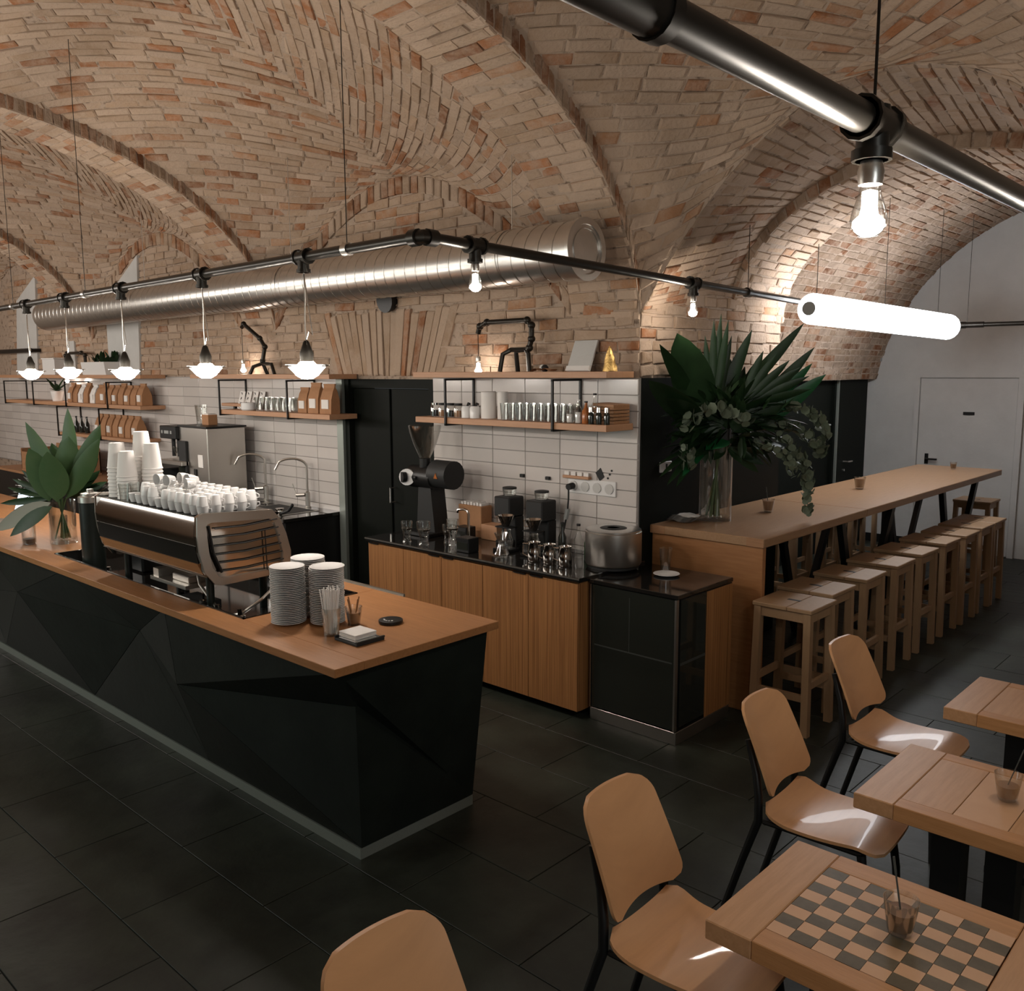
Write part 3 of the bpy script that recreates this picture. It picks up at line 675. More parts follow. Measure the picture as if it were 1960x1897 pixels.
def jar(name, label, x, y, z, r, h, cont=None, ch=.6, cat='jar'):
    t = thing(name, label, cat, (x, y, z))
    b = MB(); b.lathe((x, y, z), [(r*.9, 0), (r, .006), (r, h), (r*.93, h), (r*.92, .008), (.0005, .008)], 16); part(t, 'glass_wall', b, 'glass')
    if cont:
        b = MB(); b.lathe((x, y, z+.009), [(r*.86, 0), (r*.88, h*ch), (.0005, h*ch)], 14); part(t, 'contents', b, cont)
    return t
jar('glass_tumbler', 'clear tumbler with dark grounds left of the leafy vase', -6.45, 2.15, ZT, .045, .15, 'rubber', .2)
jar('glass_jar', 'small clear jar between the tumbler and the leafy vase', -6.52, 2.38, ZT, .05, .16)
T = thing('laptop', 'open silver laptop with a bright screen at the left edge', 'laptop', (-7.5, 2.35, ZT))
b = MB(); b.box(-7.68, -7.34, 2.22, 2.46, ZT+.001, ZT+.016, .004); part(T, 'keyboard_base', b, 'bsteel')
b = MB(); b.bar((-7.51, 2.46, ZT+.012), (-7.51, 2.53, ZT+.24), .34, .008, up=(0, 1, 0)); s_ = part(T, 'screen_lid', b, 'bsteel')
b = MB(); b.bar((-7.51, 2.457, ZT+.03), (-7.51, 2.52, ZT+.235), .31, .008, up=(0, 1, 0)); part(T, 'screen', b, 'screen', parent=s_)

# ---------------------------------------------------------------- sink unit at the back wall
T = thing('sink_counter', 'black sink counter against the tiled wall left of the dark door', 'counter', (-7.9, 4.4, 0))
b = MB(); b.box(-10.2, -6.46, 4.16, 4.72, .06, .84); part(T, 'carcass', b, 'black')
b = MB(); b.box(-10.2, -6.44, 4.13, 4.725, .84, .87, .003); part(T, 'worktop', b, 'cgloss')
b = MB(); b.box(-10.2, -6.45, 4.128, 4.136, .842, .872); part(T, 'edge_strip', b, 'bsteel')
b = MB(); b.box(-7.25, -6.62, 4.22, 4.62, .8702, .874); b.box(-8.1, -7.4, 4.22, 4.62, .8702, .874); part(T, 'basin_rim', b, 'bsteel')
b = MB(); b.box(-7.22, -6.65, 4.25, 4.59, .8742, .8755); b.box(-8.07, -7.43, 4.25, 4.59, .8742, .8755); part(T, 'basin', b, 'rubber')
for x, lab in ((-6.86, 'right of two arched brushed taps over the sink counter'), (-7.55, 'left of two arched brushed taps over the sink counter')):
    T = thing('arched_tap', lab, 'tap', (x, 4.66, .87))
    b = MB(); b.lathe((x, 4.66, .8706), [(.03, 0), (.03, .01), (.022, .012), (.022, .14), (.012, .15)], 12); part(T, 'tap_body', b, 'bsteel')
    pts = [(x, 4.66, .98), (x, 4.66, 1.2)]+[(x, 4.66-.10+.10*math.cos(a), 1.25+.07*math.sin(a)) for a in np.linspace(0, 2.5, 10)]+[(x, 4.45, 1.22)]
    b = MB(); b.tube([(p[0]-(4.66-p[1])*.9, p[1], p[2]) for p in pts], .011, 8); part(T, 'spout', b, 'bsteel')
    b = MB(); b.tube([(x-.01, 4.64, .99), (x-.075, 4.59, .985)], .017, 8); b.tube([(x-.07, 4.59, .99), (x-.10, 4.57, 1.09)], .004, 6); part(T, 'lever', b, 'bsteel')
T = thing('portafilter', 'portafilter with black handle at the near corner of the sink counter', 'portafilter', (-6.55, 4.2, .876))
b = MB(); b.lathe((-6.62, 4.2, .876), [(.032, 0), (.036, .04), (.033, .04), (.028, .01), (.0005, .01)], 14); b.lathe((-6.70, 4.26, .876), [(.03, 0), (.04, .05)], 12); part(T, 'basket', b, 'steel')
b = MB(); b.tube([(-6.585, 4.2, .90), (-6.50, 4.22, .93), (-6.45, 4.23, .985)], .013, 8); part(T, 'grip', b, 'rubber')
# filter brewer on the sink counter
T = thing('coffee_brewer', 'tall pale steel coffee brewer with a black display box on the sink counter', 'coffee brewer', (-7.95, 4.4, .876)); BRT = T
b = MB(); b.box(-8.02, -7.48, 4.2, 4.6, .876, 1.575, .006); part(T, 'steel_cabinet', b, 'bsteel')
b = MB(); b.box(-8.03, -7.47, 4.19, 4.61, 1.575, 1.59); part(T, 'top_rim', b, 'black')
b = MB(); b.box(-8.0, -7.86, 4.175, 4.2, .90, 1.44, .004); part(T, 'dark_bay', b, 'rubber')
b = MB(); b.box(-7.66, -7.57, 4.194, 4.2, 1.20, 1.32); part(T, 'white_notice', b, 'paper')
b = MB(); b.box(-7.74, -7.70, 4.185, 4.2, 1.10, 1.18, .003); part(T, 'switch', b, 'rubber')
b = MB(); b.box(-8.34, -8.02, 4.16, 4.42, 1.45, 1.575, .006); p = part(T, 'display_box', b, 'black')
b = MB()
for x, w in ((-8.30, .03), (-8.24, .09), (-8.12, .03)): b.box(x, x+w, 4.156, 4.16, 1.50, 1.53)
part(T, 'display', b, 'grey', parent=p)
b = MB(); b.tube([(-8.24, 4.25, 1.45), (-8.24, 4.25, 1.27)], .02, 8); b.tube([(-8.14, 4.25, 1.45), (-8.08, 4.22, 1.28)], .016, 8); part(T, 'spray_arm', b, 'black')
b = MB(); b.lathe((-8.12, 4.25, 1.26), [(.03, 0), (.07, .11), (.066, .11), (.028, .01)], 14); part(T, 'filter_cone', b, 'glass')
b = MB(); b.box(-8.32, -7.86, 4.13, 4.42, 1.20, 1.245, .005); part(T, 'shelf_plate', b, 'bsteel')
b = MB(); b.lathe((-7.93, 4.18, 1.00), [(.05, 0), (.075, .02), (.075, .1), (.04, .14), (.045, .2)], 14); part(T, 'jug', b, 'dglass')
BRT.location.x -= .30
T = thing('knob_row_machine', 'low black machine with round chrome knobs behind the cups', 'machine', (-8.9, 4.3, .876))
b = MB(); b.box(-9.4, -8.66, 4.15, 4.42, .876, 1.14, .01); part(T, 'casing', b, 'rubber')
for i in range(9):
    b = MB(); b.sphere((-9.35+.08*i, 4.14, 1.08-.07*(i % 2)), .022, 8, 6); part(T, 'knob', b, 'steel')
T = thing('measuring_jug', 'clear measuring jug standing on top of the steel brewer', 'jug', (-8.05, 4.4, 1.59))
b = MB(); b.lathe((-7.98, 4.4, 1.59), [(.045, 0), (.06, .19), (.057, .19), (.042, .008), (.0005, .008)], 14); part(T, 'jug_wall', b, 'glass')
b = MB(); b.tube([(-7.925, 4.4, 1.76), (-7.88, 4.4, 1.75), (-7.885, 4.4, 1.65), (-7.93, 4.4, 1.62)], .006, 6); part(T, 'handle', b, 'glass')
T.location.x -= .26
T = thing('paper_box', 'small pinkish box on top of the steel brewer', 'box', (-7.82, 4.4, 1.59))
b = MB(); b.box(-7.88, -7.76, 4.35, 4.45, 1.59, 1.69, .004); part(T, 'box_body', b, 'kraft')
b = MB(); b.box(-7.87, -7.77, 4.36, 4.44, 1.69, 1.70); part(T, 'box_lid', b, 'paper')
T.location.x -= .26
T = thing('wall_hook_board', 'short timber board on the tiles above the steel brewer', 'shelf', (-8.0, 4.65, 1.78))
b = MB(); b.box(-8.2, -7.75, 4.60, 4.727, 1.765, 1.795, .003); part(T, 'board', b, 'shelf_oak')
b = MB(); b.box(-8.15, -8.12, 4.70, 4.727, 1.72, 1.765); b.box(-7.83, -7.80, 4.70, 4.727, 1.72, 1.765); part(T, 'bracket', b, 'black')
T = thing('bread_crate', 'brown wooden crate on the back counter at the left edge', 'crate', (-11.4, 4.2, .87))
b = MB(); b.box(-12.2, -10.9, 4.05, 4.5, .88, .9); b.box(-12.2, -10.9, 4.05, 4.07, .9, 1.12, .004); b.box(-12.2, -10.9, 4.48, 4.5, .9, 1.2, .004); b.box(-10.92, -10.9, 4.05, 4.5, .9, 1.16, .004); b.box(-12.2, -12.18, 4.05, 4.5, .9, 1.16, .004); part(T, 'crate_sides', b, 'cork')
b = MB(); b.box(-12.0, -11.1, 4.1, 4.45, .9, 1.10, .03); part(T, 'crate_filling', b, 'kraft')
T = thing('back_cupboard', 'low dark cupboard carrying the wooden crate at far left', 'cupboard', (-11.6, 4.4, 0))
b = MB(); b.box(-13.0, -10.22, 4.0, 4.72, 0, .85, .004); part(T, 'cupboard_body', b, 'black')
b = MB(); b.box(-13.0, -10.22, 3.98, 4.725, .85, .88, .003); part(T, 'cupboard_top', b, 'cork')

ORD = ['first', 'second', 'third', 'fourth', 'fifth', 'sixth', 'seventh', 'eighth', 'ninth', 'tenth', 'eleventh', 'twelfth', 'thirteenth']
# ---------------------------------------------------------------- back counter with striped veneer doors
T = thing('back_cabinet', 'low cabinet with striped brown veneer doors under a gloss black top', 'cabinet', (-4.2, 4.4, 0))
BX0, BX1, BY0, BY1 = -5.22, -3.235, 4.06, 4.72
b = MB(); b.box(BX0+.01, BX1-.01, BY0+.03, BY1, .06, .855); part(T, 'carcass', b, 'zebrano')
b = MB(); b.box(BX0+.05, BX1-.05, BY0+.12, BY1, 0, .06); part(T, 'toe_kick', b, 'black')
b = MB(); b.box(BX0-.02, BX1+.02, BY0-.015, BY1+.005, .857, .885, .003); part(T, 'worktop', b, 'cgloss')
b = MB(); b.box(BX0-.02, BX1+.02, BY0-.0175, BY0-.0152, .874, .883); part(T, 'worktop_edge', b, 'bsteel')
nd = 5; w = (BX1-BX0)/nd
for i in range(nd):
    x0 = BX0+i*w; b = MB(); b.box(x0+.002, x0+w-.002, BY0, BY0+.022, .055, .845, .0015); d = part(T, 'door', b, 'zebrano')
    xh = x0+w-.12 if i % 2 else x0+.02
    b = MB(); b.box(xh, xh+.10, BY0-.010, BY0+.002, .843, .849); part(T, 'edge_pull', b, 'black', parent=d)
b = MB(); b.box(BX1-.012, BX1, BY0+.023, BY1, .055, .85); part(T, 'side_panel', b, 'zebrano')
CZ = .8855
# fridge
T = thing('glass_fridge', 'low black fridge with dark glass door beside the striped cabinet', 'fridge', (-2.9, 4.45, 0))
FX0, FX1, FY0, FY1 = -3.205, -2.6, 4.145, 4.74
b = MB(); b.box(FX0, FX1, FY0+.03, FY1, .10, .84); part(T, 'cabinet_body', b, 'black')
b = MB(); b.box(FX0, FX1+.002, FY0, FY1, 0, .075, .002); part(T, 'plinth', b, 'bsteel')
b = MB(); b.box(FX0-.01, FX1+.008, FY0-.008, FY1, .845, .87, .003); part(T, 'top_slab', b, 'cgloss')
b = MB(); b.box(FX0+.01, FX1-.018, FY0, FY0+.02, .082, .838, .002); part(T, 'door_glass', b, 'dglass')
for xa, w in ((FX1-.016, .012), (FX0, .008)): b = MB(); b.box(xa, xa+w, FY0-.006, FY0+.02, .08, .84); part(T, 'door_edge', b, 'bsteel')
b = MB(); b.box(FX1, FX1+.004, FY0+.03, FY1-.30, .10, .835); part(T, 'side_glass', b, 'dglass')
b = MB(); b.box(FX1, FX1+.004, FY1-.29, FY1, .08, .835); part(T, 'side_panel', b, 'zebrano')
b = MB(); b.box(FX1+.004, FX1+.006, FY0+.03, FY1-.30, .46, .475); b.box(FX0+.03, FX1-.03, FY0-.001, FY0+.001, .47, .478); b.box(FX0+.28, FX0+.283, FY0-.001, FY0+.001, .48, .80); part(T, 'inner_shelf', b, 'dim')
t_ = glass(-2.98, 4.60, .8705, 'tall clear glass on the fridge top by the bar end panel', None, 1.1, 1.5)
s1 = s0.copy(); COL.objects.link(s1); s1.location = (-2.92, 4.52, .8705); s1['label'] = 'single pale saucer on the black fridge top'; del s1['group']

# things on the black back counter
T = thing('bulk_grinder', 'large black coffee grinder with a clear funnel hopper in front of the dark door', 'grinder', (-5.0, 4.42, CZ))
gx, gy = -4.98, 4.42
b = MB(); b.box(gx-.12, gx+.14, gy-.10, gy+.14, CZ, CZ+.03, .005); part(T, 'base', b, 'black')
b = MB(); b.prism([(gx-.08, CZ+.03), (gx+.12, CZ+.03), (gx+.07, CZ+.42), (gx-.05, CZ+.42)], 'y', gy-.02, gy+.12); part(T, 'pedestal', b, 'rubber')
b = MB(); b.tube([(gx-.16, gy+.02, CZ+.43), (gx+.10, gy+.02, CZ+.43)], .085, 18); part(T, 'grinding_head', b, 'black')
b = MB(); b.tube([(gx+.08, gy+.04, CZ+.46), (gx+.27, gy+.04, CZ+.46)], [.105, .105], 20); m_ = part(T, 'motor', b, 'rubber')
b = MB(); b.prism([(gx+.165, CZ+.44), (gx+.205, CZ+.44), (gx+.185, CZ+.48)], 'y', gy-.068, gy-.063); part(T, 'warning_triangle', b, 'amber', parent=m_)
b = MB(); b.tube([(gx-.125, gy-.062, CZ+.43), (gx-.115, gy-.082, CZ+.43)], .062, 18); b.tube([(gx-.165, gy+.02, CZ+.43), (gx-.16, gy+.02, CZ+.43)], .075, 18); part(T, 'dial_ring', b, 'porc')
b = MB(); b.tube([(gx-.13, gy-.08, CZ+.43), (gx-.14, gy-.11, CZ+.43)], .04, 14); b.tube([(gx-.05, gy-.066, CZ+.43), (gx-.02, gy-.07, CZ+.43)], .012, 8); part(T, 'dial_knob', b, 'black')
b = MB(); b.tube([(gx-.02, gy+.02, CZ+.50), (gx-.02, gy+.02, CZ+.57)], .045, 14); part(T, 'hopper_collar', b, 'black')
b = MB(); b.lathe((gx-.02, gy+.02, CZ+.565), [(.035, 0), (.055, .04), (.09, .12), (.115, .2), (.125, .25), (.121, .25), (.11, .2), (.085, .12), (.05, .042), (.03, .003)], 22); part(T, 'hopper', b, 'glass')
def small_grinder(x, y, lab):
    T = thing('brew_grinder', lab, 'grinder', (x, y, CZ))
    b = MB(); b.box(x-.075, x+.075, y-.07, y+.07, CZ, CZ+.025, .004); part(T, 'base', b, 'black')
    b = MB(); b.box(x-.02, x+.075, y-.02, y+.07, CZ+.025, CZ+.20, .006); part(T, 'column', b, 'black')
    b = MB(); b.box(x-.075, x+.075, y-.085, y+.07, CZ+.20, CZ+.34, .008); part(T, 'head', b, 'rubber')
    b = MB(); b.lathe((x, y, CZ+.34), [(.045, 0), (.052, .05), (.05, .05), (.042, .004)], 16); part(T, 'hopper', b, 'glass')
    b = MB(); b.lathe((x, y, CZ+.39), [(.05, 0), (.05, .012), (.03, .016), (.0005, .016)], 16); part(T, 'hopper_lid', b, 'rubber')
small_grinder(-4.27, 4.58, 'left of two black brew grinders under the glass shelf')
small_grinder(-3.97, 4.58, 'right of two black brew grinders under the glass shelf')
def beaker(x, y, lab, h=.15, r=.045):
    T = thing('waisted_glass', lab, 'glass', (x, y, CZ))
    b = MB(); b.lathe((x, y, CZ), [(r*.75, 0), (r*.6, .02), (r*.55, h*.3), (r*.95, h*.75), (r, h), (r*.94, h), (r*.88, h*.75), (r*.48, h*.3), (.0005, .02)], 16); part(T, 'glass_wall', b, 'glass')
    b = MB(); b.lathe((x, y, CZ+h*.6), [(r*.86, 0), (r*.96, 0.012), (r*.86, .012)], 14); part(T, 'band', b, 'steel')
beaker(-4.86, 4.13, 'leftmost waisted glass near the cabinet\'s left end')
beaker(-4.69, 4.14, 'second waisted glass from the cabinet\'s left end', .165, .052)
beaker(-4.62, 4.30, 'slim waisted glass behind the second one', .13, .036)
beaker(-4.52, 4.26, 'tall waisted glass next to the plywood filter box', .185, .044)
T = thing('filter_box', 'plywood box of white paper filters against the tiles', 'box', (-4.68, 4.6, CZ))
b = MB(); b.box(-4.80, -4.56, 4.585, 4.70, CZ, CZ+.23, .004); part(T, 'box_body', b, 'kraft')
for i in range(7): b = MB(); b.box(-4.785+.032*i, -4.765+.032*i, 4.60, 4.68, CZ+.231, CZ+.25+.006*(i % 2)); part(T, 'paper_filter', b, 'paper')
T = thing('low_wood_tray', 'low pale timber tray between the filter box and the grinders', 'tray', (-4.40, 4.5, CZ))
b = MB(); b.box(-4.54, -4.38, 4.56, 4.68, CZ, CZ+.11, .003); part(T, 'tray_block', b, 'shelf_oak')
T = thing('counter_tap', 'slim chrome tap standing on the black counter', 'tap', (-4.36, 4.26, CZ))
b = MB(); b.lathe((-4.36, 4.26, CZ), [(.022, 0), (.022, .012), (.012, .014)], 12); part(T, 'foot', b, 'steel')
b = MB(); b.tube([(-4.36, 4.26, CZ), (-4.36, 4.26, CZ+.24), (-4.37, 4.26, CZ+.26), (-4.40, 4.255, CZ+.268), (-4.45, 4.25, CZ+.262), (-4.46, 4.25, CZ+.24)], .009, 8); part(T, 'spout', b, 'steel')
def dripper(x, y, lab):
    T = thing('pour_over_stand', lab, 'coffee dripper', (x, y, CZ))
    b = MB(); b.box(x-.07, x+.07, y-.06, y+.06, CZ, CZ+.02, .003); part(T, 'scale_base', b, 'black')
    b = MB(); b.box(x-.065, x-.055, y+.03, y+.04, CZ+.02, CZ+.17); b.box(x+.055, x+.065, y+.03, y+.04, CZ+.02, CZ+.17); b.box(x-.065, x+.065, y-.04, y+.04, CZ+.162, CZ+.17); part(T, 'stand', b, 'black')
    b = MB(); b.lathe((x, y, CZ+.171), [(.02, 0), (.03, .012), (.058, .075), (.056, .075), (.018, .006)], 18); c_ = part(T, 'steel_cone', b, 'steel')
    b = MB(); b.tube([(x-.05, y, CZ+.235), (x-.085, y, CZ+.23), (x-.08, y, CZ+.19), (x-.035, y, CZ+.19)], .004, 6); part(T, 'handle', b, 'steel', parent=c_)
    b = MB(); b.lathe((x, y, CZ+.021), [(.045, 0), (.05, .05), (.03, .11), (.034, .125), (.03, .11), (.045, .05), (.04, .006)], 16); part(T, 'server', b, 'glass')
dripper(-4.10, 4.36, 'left pour-over stand with steel cone on the black counter')
dripper(-3.85, 4.36, 'right pour-over stand with steel cone on the black counter')
T = thing('glass_carafe', 'waisted clear glass carafe between the two pour-over stands', 'carafe', (-3.99, 4.20, CZ))
b = MB(); b.lathe((-3.99, 4.20, CZ), [(.045, 0), (.052, .02), (.02, .09), (.05, .16), (.048, .16), (.017, .09), (.046, .022), (.0005, .006)], 18); part(T, 'carafe_wall', b, 'glass')
b = MB(); b.lathe((-3.99, 4.20, CZ+.075), [(.024, 0), (.021, .015), (.024, .03)], 14); part(T, 'collar', b, 'bsteel')
for i, x in enumerate((-4.60, -4.30)):
    T = thing('brew_scale', ('left', 'right')[i]+' black block of a brew scale on the gloss counter', 'scale', (x, 4.42, CZ))
    b = MB(); y = 4.44 if i == 0 else 4.17; x = -4.42 if i == 0 else -4.28
    if i == 0: x = -4.60; y = 4.46
    b.box(x-.06, x+.06, y-.05, y+.05, CZ, CZ+.10, .004); part(T, 'scale_body', b, 'black')
    b = MB(); b.box(x-.05, x+.05, y-.052, y-.0495, CZ+.02, CZ+.07); part(T, 'scale_window', b, 'dglass')
def pitcher(x, y, lab):
    T = thing('milk_pitcher', lab, 'pitcher', (x, y, CZ))
    b = MB(); b.lathe((x, y, CZ), [(.042, 0), (.046, .01), (.043, .07), (.036, .1), (.042, .125), (.040, .125), (.034, .1), (.041, .06), (.0005, .01)], 18); j = part(T, 'pitcher_body', b, 'steel')
    b = MB(); b.tube([(x-.035, y-.01, CZ+.11), (x-.075, y-.02, CZ+.11), (x-.078, y-.02, CZ+.04), (x-.04, y-.01, CZ+.025)], .005, 6); part(T, 'handle', b, 'steel', parent=j)
pitcher(-3.74, 4.24, 'leftmost of three steel milk pitchers left of the round steel drum')
pitcher(-3.62, 4.25, 'middle of three steel milk pitchers left of the round steel drum')
pitcher(-3.50, 4.26, 'rightmost of three steel milk pitchers, nearest the round steel drum')
T = thing('steel_drum', 'round brushed steel drum with a dark lid at the cabinet\'s right end', 'drum', (-3.28, 4.45, CZ))
dx, dy = -3.275, 4.46
b = MB(); b.lathe((dx, dy, CZ), [(.16, 0), (.16, .015), (.15, .02)], 30); part(T, 'rubber_foot', b, 'rubber')
b = MB(); b.lathe((dx, dy, CZ+.02), [(.17, 0), (.176, .01), (.176, .205), (.17, .21)], 32); part(T, 'drum_wall', b, 'bsteel')
b = MB(); b.lathe((dx, dy, CZ+.23), [(.172, 0), (.172, .008), (.16, .012), (.0005, .012)], 32); l_ = part(T, 'lid', b, 'galv')
b = MB(); b.lathe((dx, dy, CZ+.2425), [(.085, 0), (.08, .003), (.04, .003), (.038, 0)], 26); part(T, 'lid_ring', b, 'rubber', parent=l_)
def bottle(x, y, z, r, h, lab, m='glass', cap='rubber', fill=None, group=None):
    T = thing('bottle', lab, 'bottle', (x, y, z), group)
    b = MB(); b.lathe((x, y, z), [(r*.95, 0), (r, .006), (r, h*.55), (r*.4, h*.75), (r*.36, h*.95), (.0005, h*.95)], 12); part(T, 'bottle_body', b, m)
    b = MB(); b.lathe((x, y, z+h*.952), [(r*.45, 0), (r*.45, h*.06), (.0005, h*.06)], 8); part(T, 'cap', b, cap)
    if fill: b = MB(); b.lathe((x, y, z+.004), [(r*.8, 0), (r*.85, h*.45), (.0005, h*.45)], 10); part(T, 'contents', b, fill)
bottle(-3.72, 4.50, CZ, .028, .22, 'slim dark bottle behind the left milk pitcher', 'dglass')
bottle(-3.60, 4.52, CZ, .03, .22, 'clear bottle behind the middle milk pitcher')
bottle(-3.50, 4.50, CZ, .03, .2, 'green tinted bottle half hidden by the steel drum', 'leaf')
# wall fittings over the counter
T = thing('socket_strip', 'row of white wall sockets on the tiles above the steel pitchers', 'socket', (-3.64, 4.72, 1.32))
b = MB(); b.box(-3.85, -3.45, 4.715, 4.7275, 1.275, 1.375, .003); part(T, 'cover_plate', b, 'porc')
for i in range(4):
    b = MB(); b.tube([(-3.80+.10*i, 4.7152, 1.325), (-3.80+.10*i, 4.708, 1.325)], .034, 16); part(T, 'socket_face', b, 'plaster')
T = thing('plug_cable', 'black plug and looping cable running down to the counter', 'cable', (-3.80, 4.70, 1.32))
b = MB(); b.tube([(-3.80, 4.707, 1.325), (-3.80, 4.655, 1.32)], .022, 10); part(T, 'plug', b, 'rubber')
b = MB(); b.tube([(-3.80, 4.66, 1.31), (-3.80, 4.66, 1.24), (-3.81, 4.66, 1.14), (-3.83, 4.65, 1.03), (-3.86, 4.66, .94), (-3.87, 4.67, CZ+.007)], .006, 6); part(T, 'cord', b, 'rubber')
b = MB(); b.tube([(-3.805, 4.66, 1.17), (-3.82, 4.655, 1.10)], .016, 8); part(T, 'inline_switch', b, 'grey')
T = thing('spice_rail', 'short wooden rail holding small white cards on the tiles', 'rack', (-3.77, 4.7, 1.40))
b = MB(); b.box(-3.88, -3.655, 4.69, 4.727, 1.375, 1.395, .003); part(T, 'rail', b, 'shelf_oak')
for i in range(4): b = MB(); b.box(-3.87+.055*i, -3.83+.055*i, 4.70, 4.71, 1.3955, 1.42); part(T, 'card', b, 'paper')
T = thing('tile_sticker', 'black square sticker turned on its corner on the tiles', 'sticker', (-3.585, 4.726, 1.415))
b = MB(); q = .045; b.prism([(-3.585, 1.415-q), (-3.585+q*.8, 1.415-q*.3), (-3.585+q*.1, 1.415+q), (-3.585-q*.8, 1.415+q*.2)], 'y', 4.7225, 4.7275); part(T, 'sticker_face', b, 'black')
T = thing('dot_sticker', 'three small black dots on the tiles right of the square sticker', 'sticker', (-3.52, 4.726, 1.42))
for i in range(3): b = MB(); b.tube([(-3.52+.015*i, 4.7225, 1.395+.026*i), (-3.52+.015*i, 4.7275, 1.395+.026*i)], .007, 8); part(T, 'dot', b, 'black')
for x, lab in ((-4.39, 'left small black wall clip above the brew grinders'), (-4.15, 'right small black wall clip above the brew grinders')):
    T = thing('wall_clip', lab, 'clip', (x+.12, 4.72, 1.37)); b = MB(); b.box(x+.10, x+.135, 4.705, 4.7275, 1.345, 1.368, .002); part(T, 'clip_body', b, 'rubber')

# ---------------------------------------------------------------- shelves
def bracket(T, x, z0, z1, y0=4.43):
    b = MB(); w = .014
    b.bar((x, y0, z0), (x, y0, z1), w, w); b.bar((x, y0-w/2, z1), (x, 4.725, z1), w, w); b.bar((x, y0-w/2, z0), (x, 4.725, z0), w, w); b.bar((x, 4.717, z0), (x, 4.717, z1), w, w)
    part(T, 'steel_bracket', b, 'black')
def shelf(name, lab, x0, x1, z0, z1, br=(), bz=None, y0=4.44):
    T = thing(name, lab, 'shelf', ((x0+x1)/2, 4.6, z0))
    b = MB(); b.box(x0, x1, y0, 4.7265, z0, z1, .002); part(T, 'board', b, 'shelf_oak')
    for x in br: bracket(T, x, z0-.008, bz)
    return T
shelf('wall_shelf', 'lower right oak wall shelf with glasses, in two black brackets', -5.10, -3.325, 1.722, 1.764, (-4.76, -3.75), 2.038)
shelf('wall_shelf', 'upper right oak wall shelf under the brick, carrying the pipe lamp', -5.12, -3.325, 2.052, 2.092)
shelf('wall_shelf', 'lower middle oak wall shelf left of the dark door, in two black brackets', -7.95, -6.18, 1.70, 1.742, (-7.93, -6.78), 2.02)
shelf('wall_shelf', 'upper middle oak wall shelf along the top of the tiles left of the dark door', -8.5, -6.17, 2.036, 2.076)
shelf('wall_shelf', 'long left oak wall shelf with kraft coffee bags, in four black brackets', -13.8, -9.64, 1.69, 1.732, (-13.78, -12.72, -11.65, -10.45), 1.985)
shelf('wall_shelf', 'upper left oak wall shelf along the top of the tiles at far left', -14.0, -9.6, 2.03, 2.07)
shelf('wall_shelf', 'lowest left wall shelf with kraft bags behind the leafy vase', -12.0, -9.8, 1.32, 1.355, (-11.95, -10.7), 1.675)
SZR, SZM, SZL, SZ3 = 1.7645, 1.7425, 1.7325, 1.3555
# right shelf: jars, white tins, many glasses, bottles, boards
for i, (x, lab) in enumerate(((-4.98, 'leftmost'), (-4.895, 'second'), (-4.81, 'third'), (-4.73, 'fourth'))):
    T = thing('spice_jar', '%s small clear jar with dark lid at the left end of the lower right shelf' % lab, 'jar', (x, 4.53, SZR))
    b = MB(); b.lathe((x, 4.53, SZR), [(.034, 0), (.036, .06), (.03, .085), (.0005, .085)], 12); part(T, 'glass_wall', b, 'glass')
    b = MB(); b.lathe((x, 4.53, SZR+.003), [(.028, 0), (.03, .045), (.0005, .045)], 10); part(T, 'contents', b, 'kraft' if i % 2 else 'rubber')
    b = MB(); b.lathe((x, 4.53, SZR+.0855), [(.031, 0), (.031, .016), (.0005, .016)], 12); part(T, 'lid', b, 'steel' if i == 0 else 'rubber')
for i, x in enumerate((-4.645, -4.56)):
    T = thing('sugar_pot', '%s white pot with a steel spout behind the shelf bracket' % ('left', 'right')[i], 'pot', (x, 4.53, SZR))
    b = MB(); b.lathe((x, 4.53, SZR), [(.036, 0), (.038, .07), (.03, .085), (.0005, .085)], 14); part(T, 'pot_body', b, 'porc')
    b = MB(); b.tube([(x+.01, 4.53, SZR+.085), (x+.02, 4.53, SZR+.105), (x+.045, 4.52, SZR+.10)], .008, 6); part(T, 'spout', b, 'rubber')
for i, (x, r) in enumerate(((-4.47, .055), (-4.33, .038))):
    T = thing('white_canister', ('wide white paper tube on the lower right shelf', 'narrow white paper tube on the lower right shelf')[i], 'canister', (x, 4.58, SZR))
    b = MB(); b.lathe((x, 4.58, SZR), [(r, 0), (r, .185), (r*.9, .19), (.0005, .19)], 18); part(T, 'tube_wall', b, 'paper')
for r_ in range(3):
    for i in range(9): glass(-4.26+.064*i-.0*r_, 4.66-.072*r_, SZR, 'clear tumbler in the packed rows on the lower right shelf', 'tumblers on the lower right shelf', .82, 1.55)
for i, (x, h, m_, f_, lab) in enumerate(((-3.66, .12, 'glass', 'paper', 'squat white-capped bottle left in the bottle cluster'), (-3.59, .15, 'glass', 'porc', 'taller white-capped bottle in the bottle cluster'), (-3.53, .14, 'amber', None, 'amber syrup bottle on the lower right shelf'), (-3.46, .19, 'glass', None, 'tall clear bottle with black swing top on the lower right shelf'))):
    bottle(x, 4.50, SZR, .026, h, lab, m_, 'porc' if i < 2 else 'rubber', f_)
for i in range(3):
    x = -3.50+.062*i-.02
    T = thing('sauce_flask', '%s small steel-topped flask at the right end of the lower right shelf' % ('left', 'middle', 'right')[i], 'flask', (x, 4.46, SZR))
    b = MB(); b.lathe((x+.05, 4.475, SZR), [(.018, 0), (.02, .05), (.014, .075), (.0005, .075)], 10); part(T, 'flask_body', b, 'dglass')
    b = MB(); b.lathe((x+.05, 4.475, SZR+.0755), [(.017, 0), (.015, .03), (.0005, .032)], 10); part(T, 'steel_top', b, 'steel')
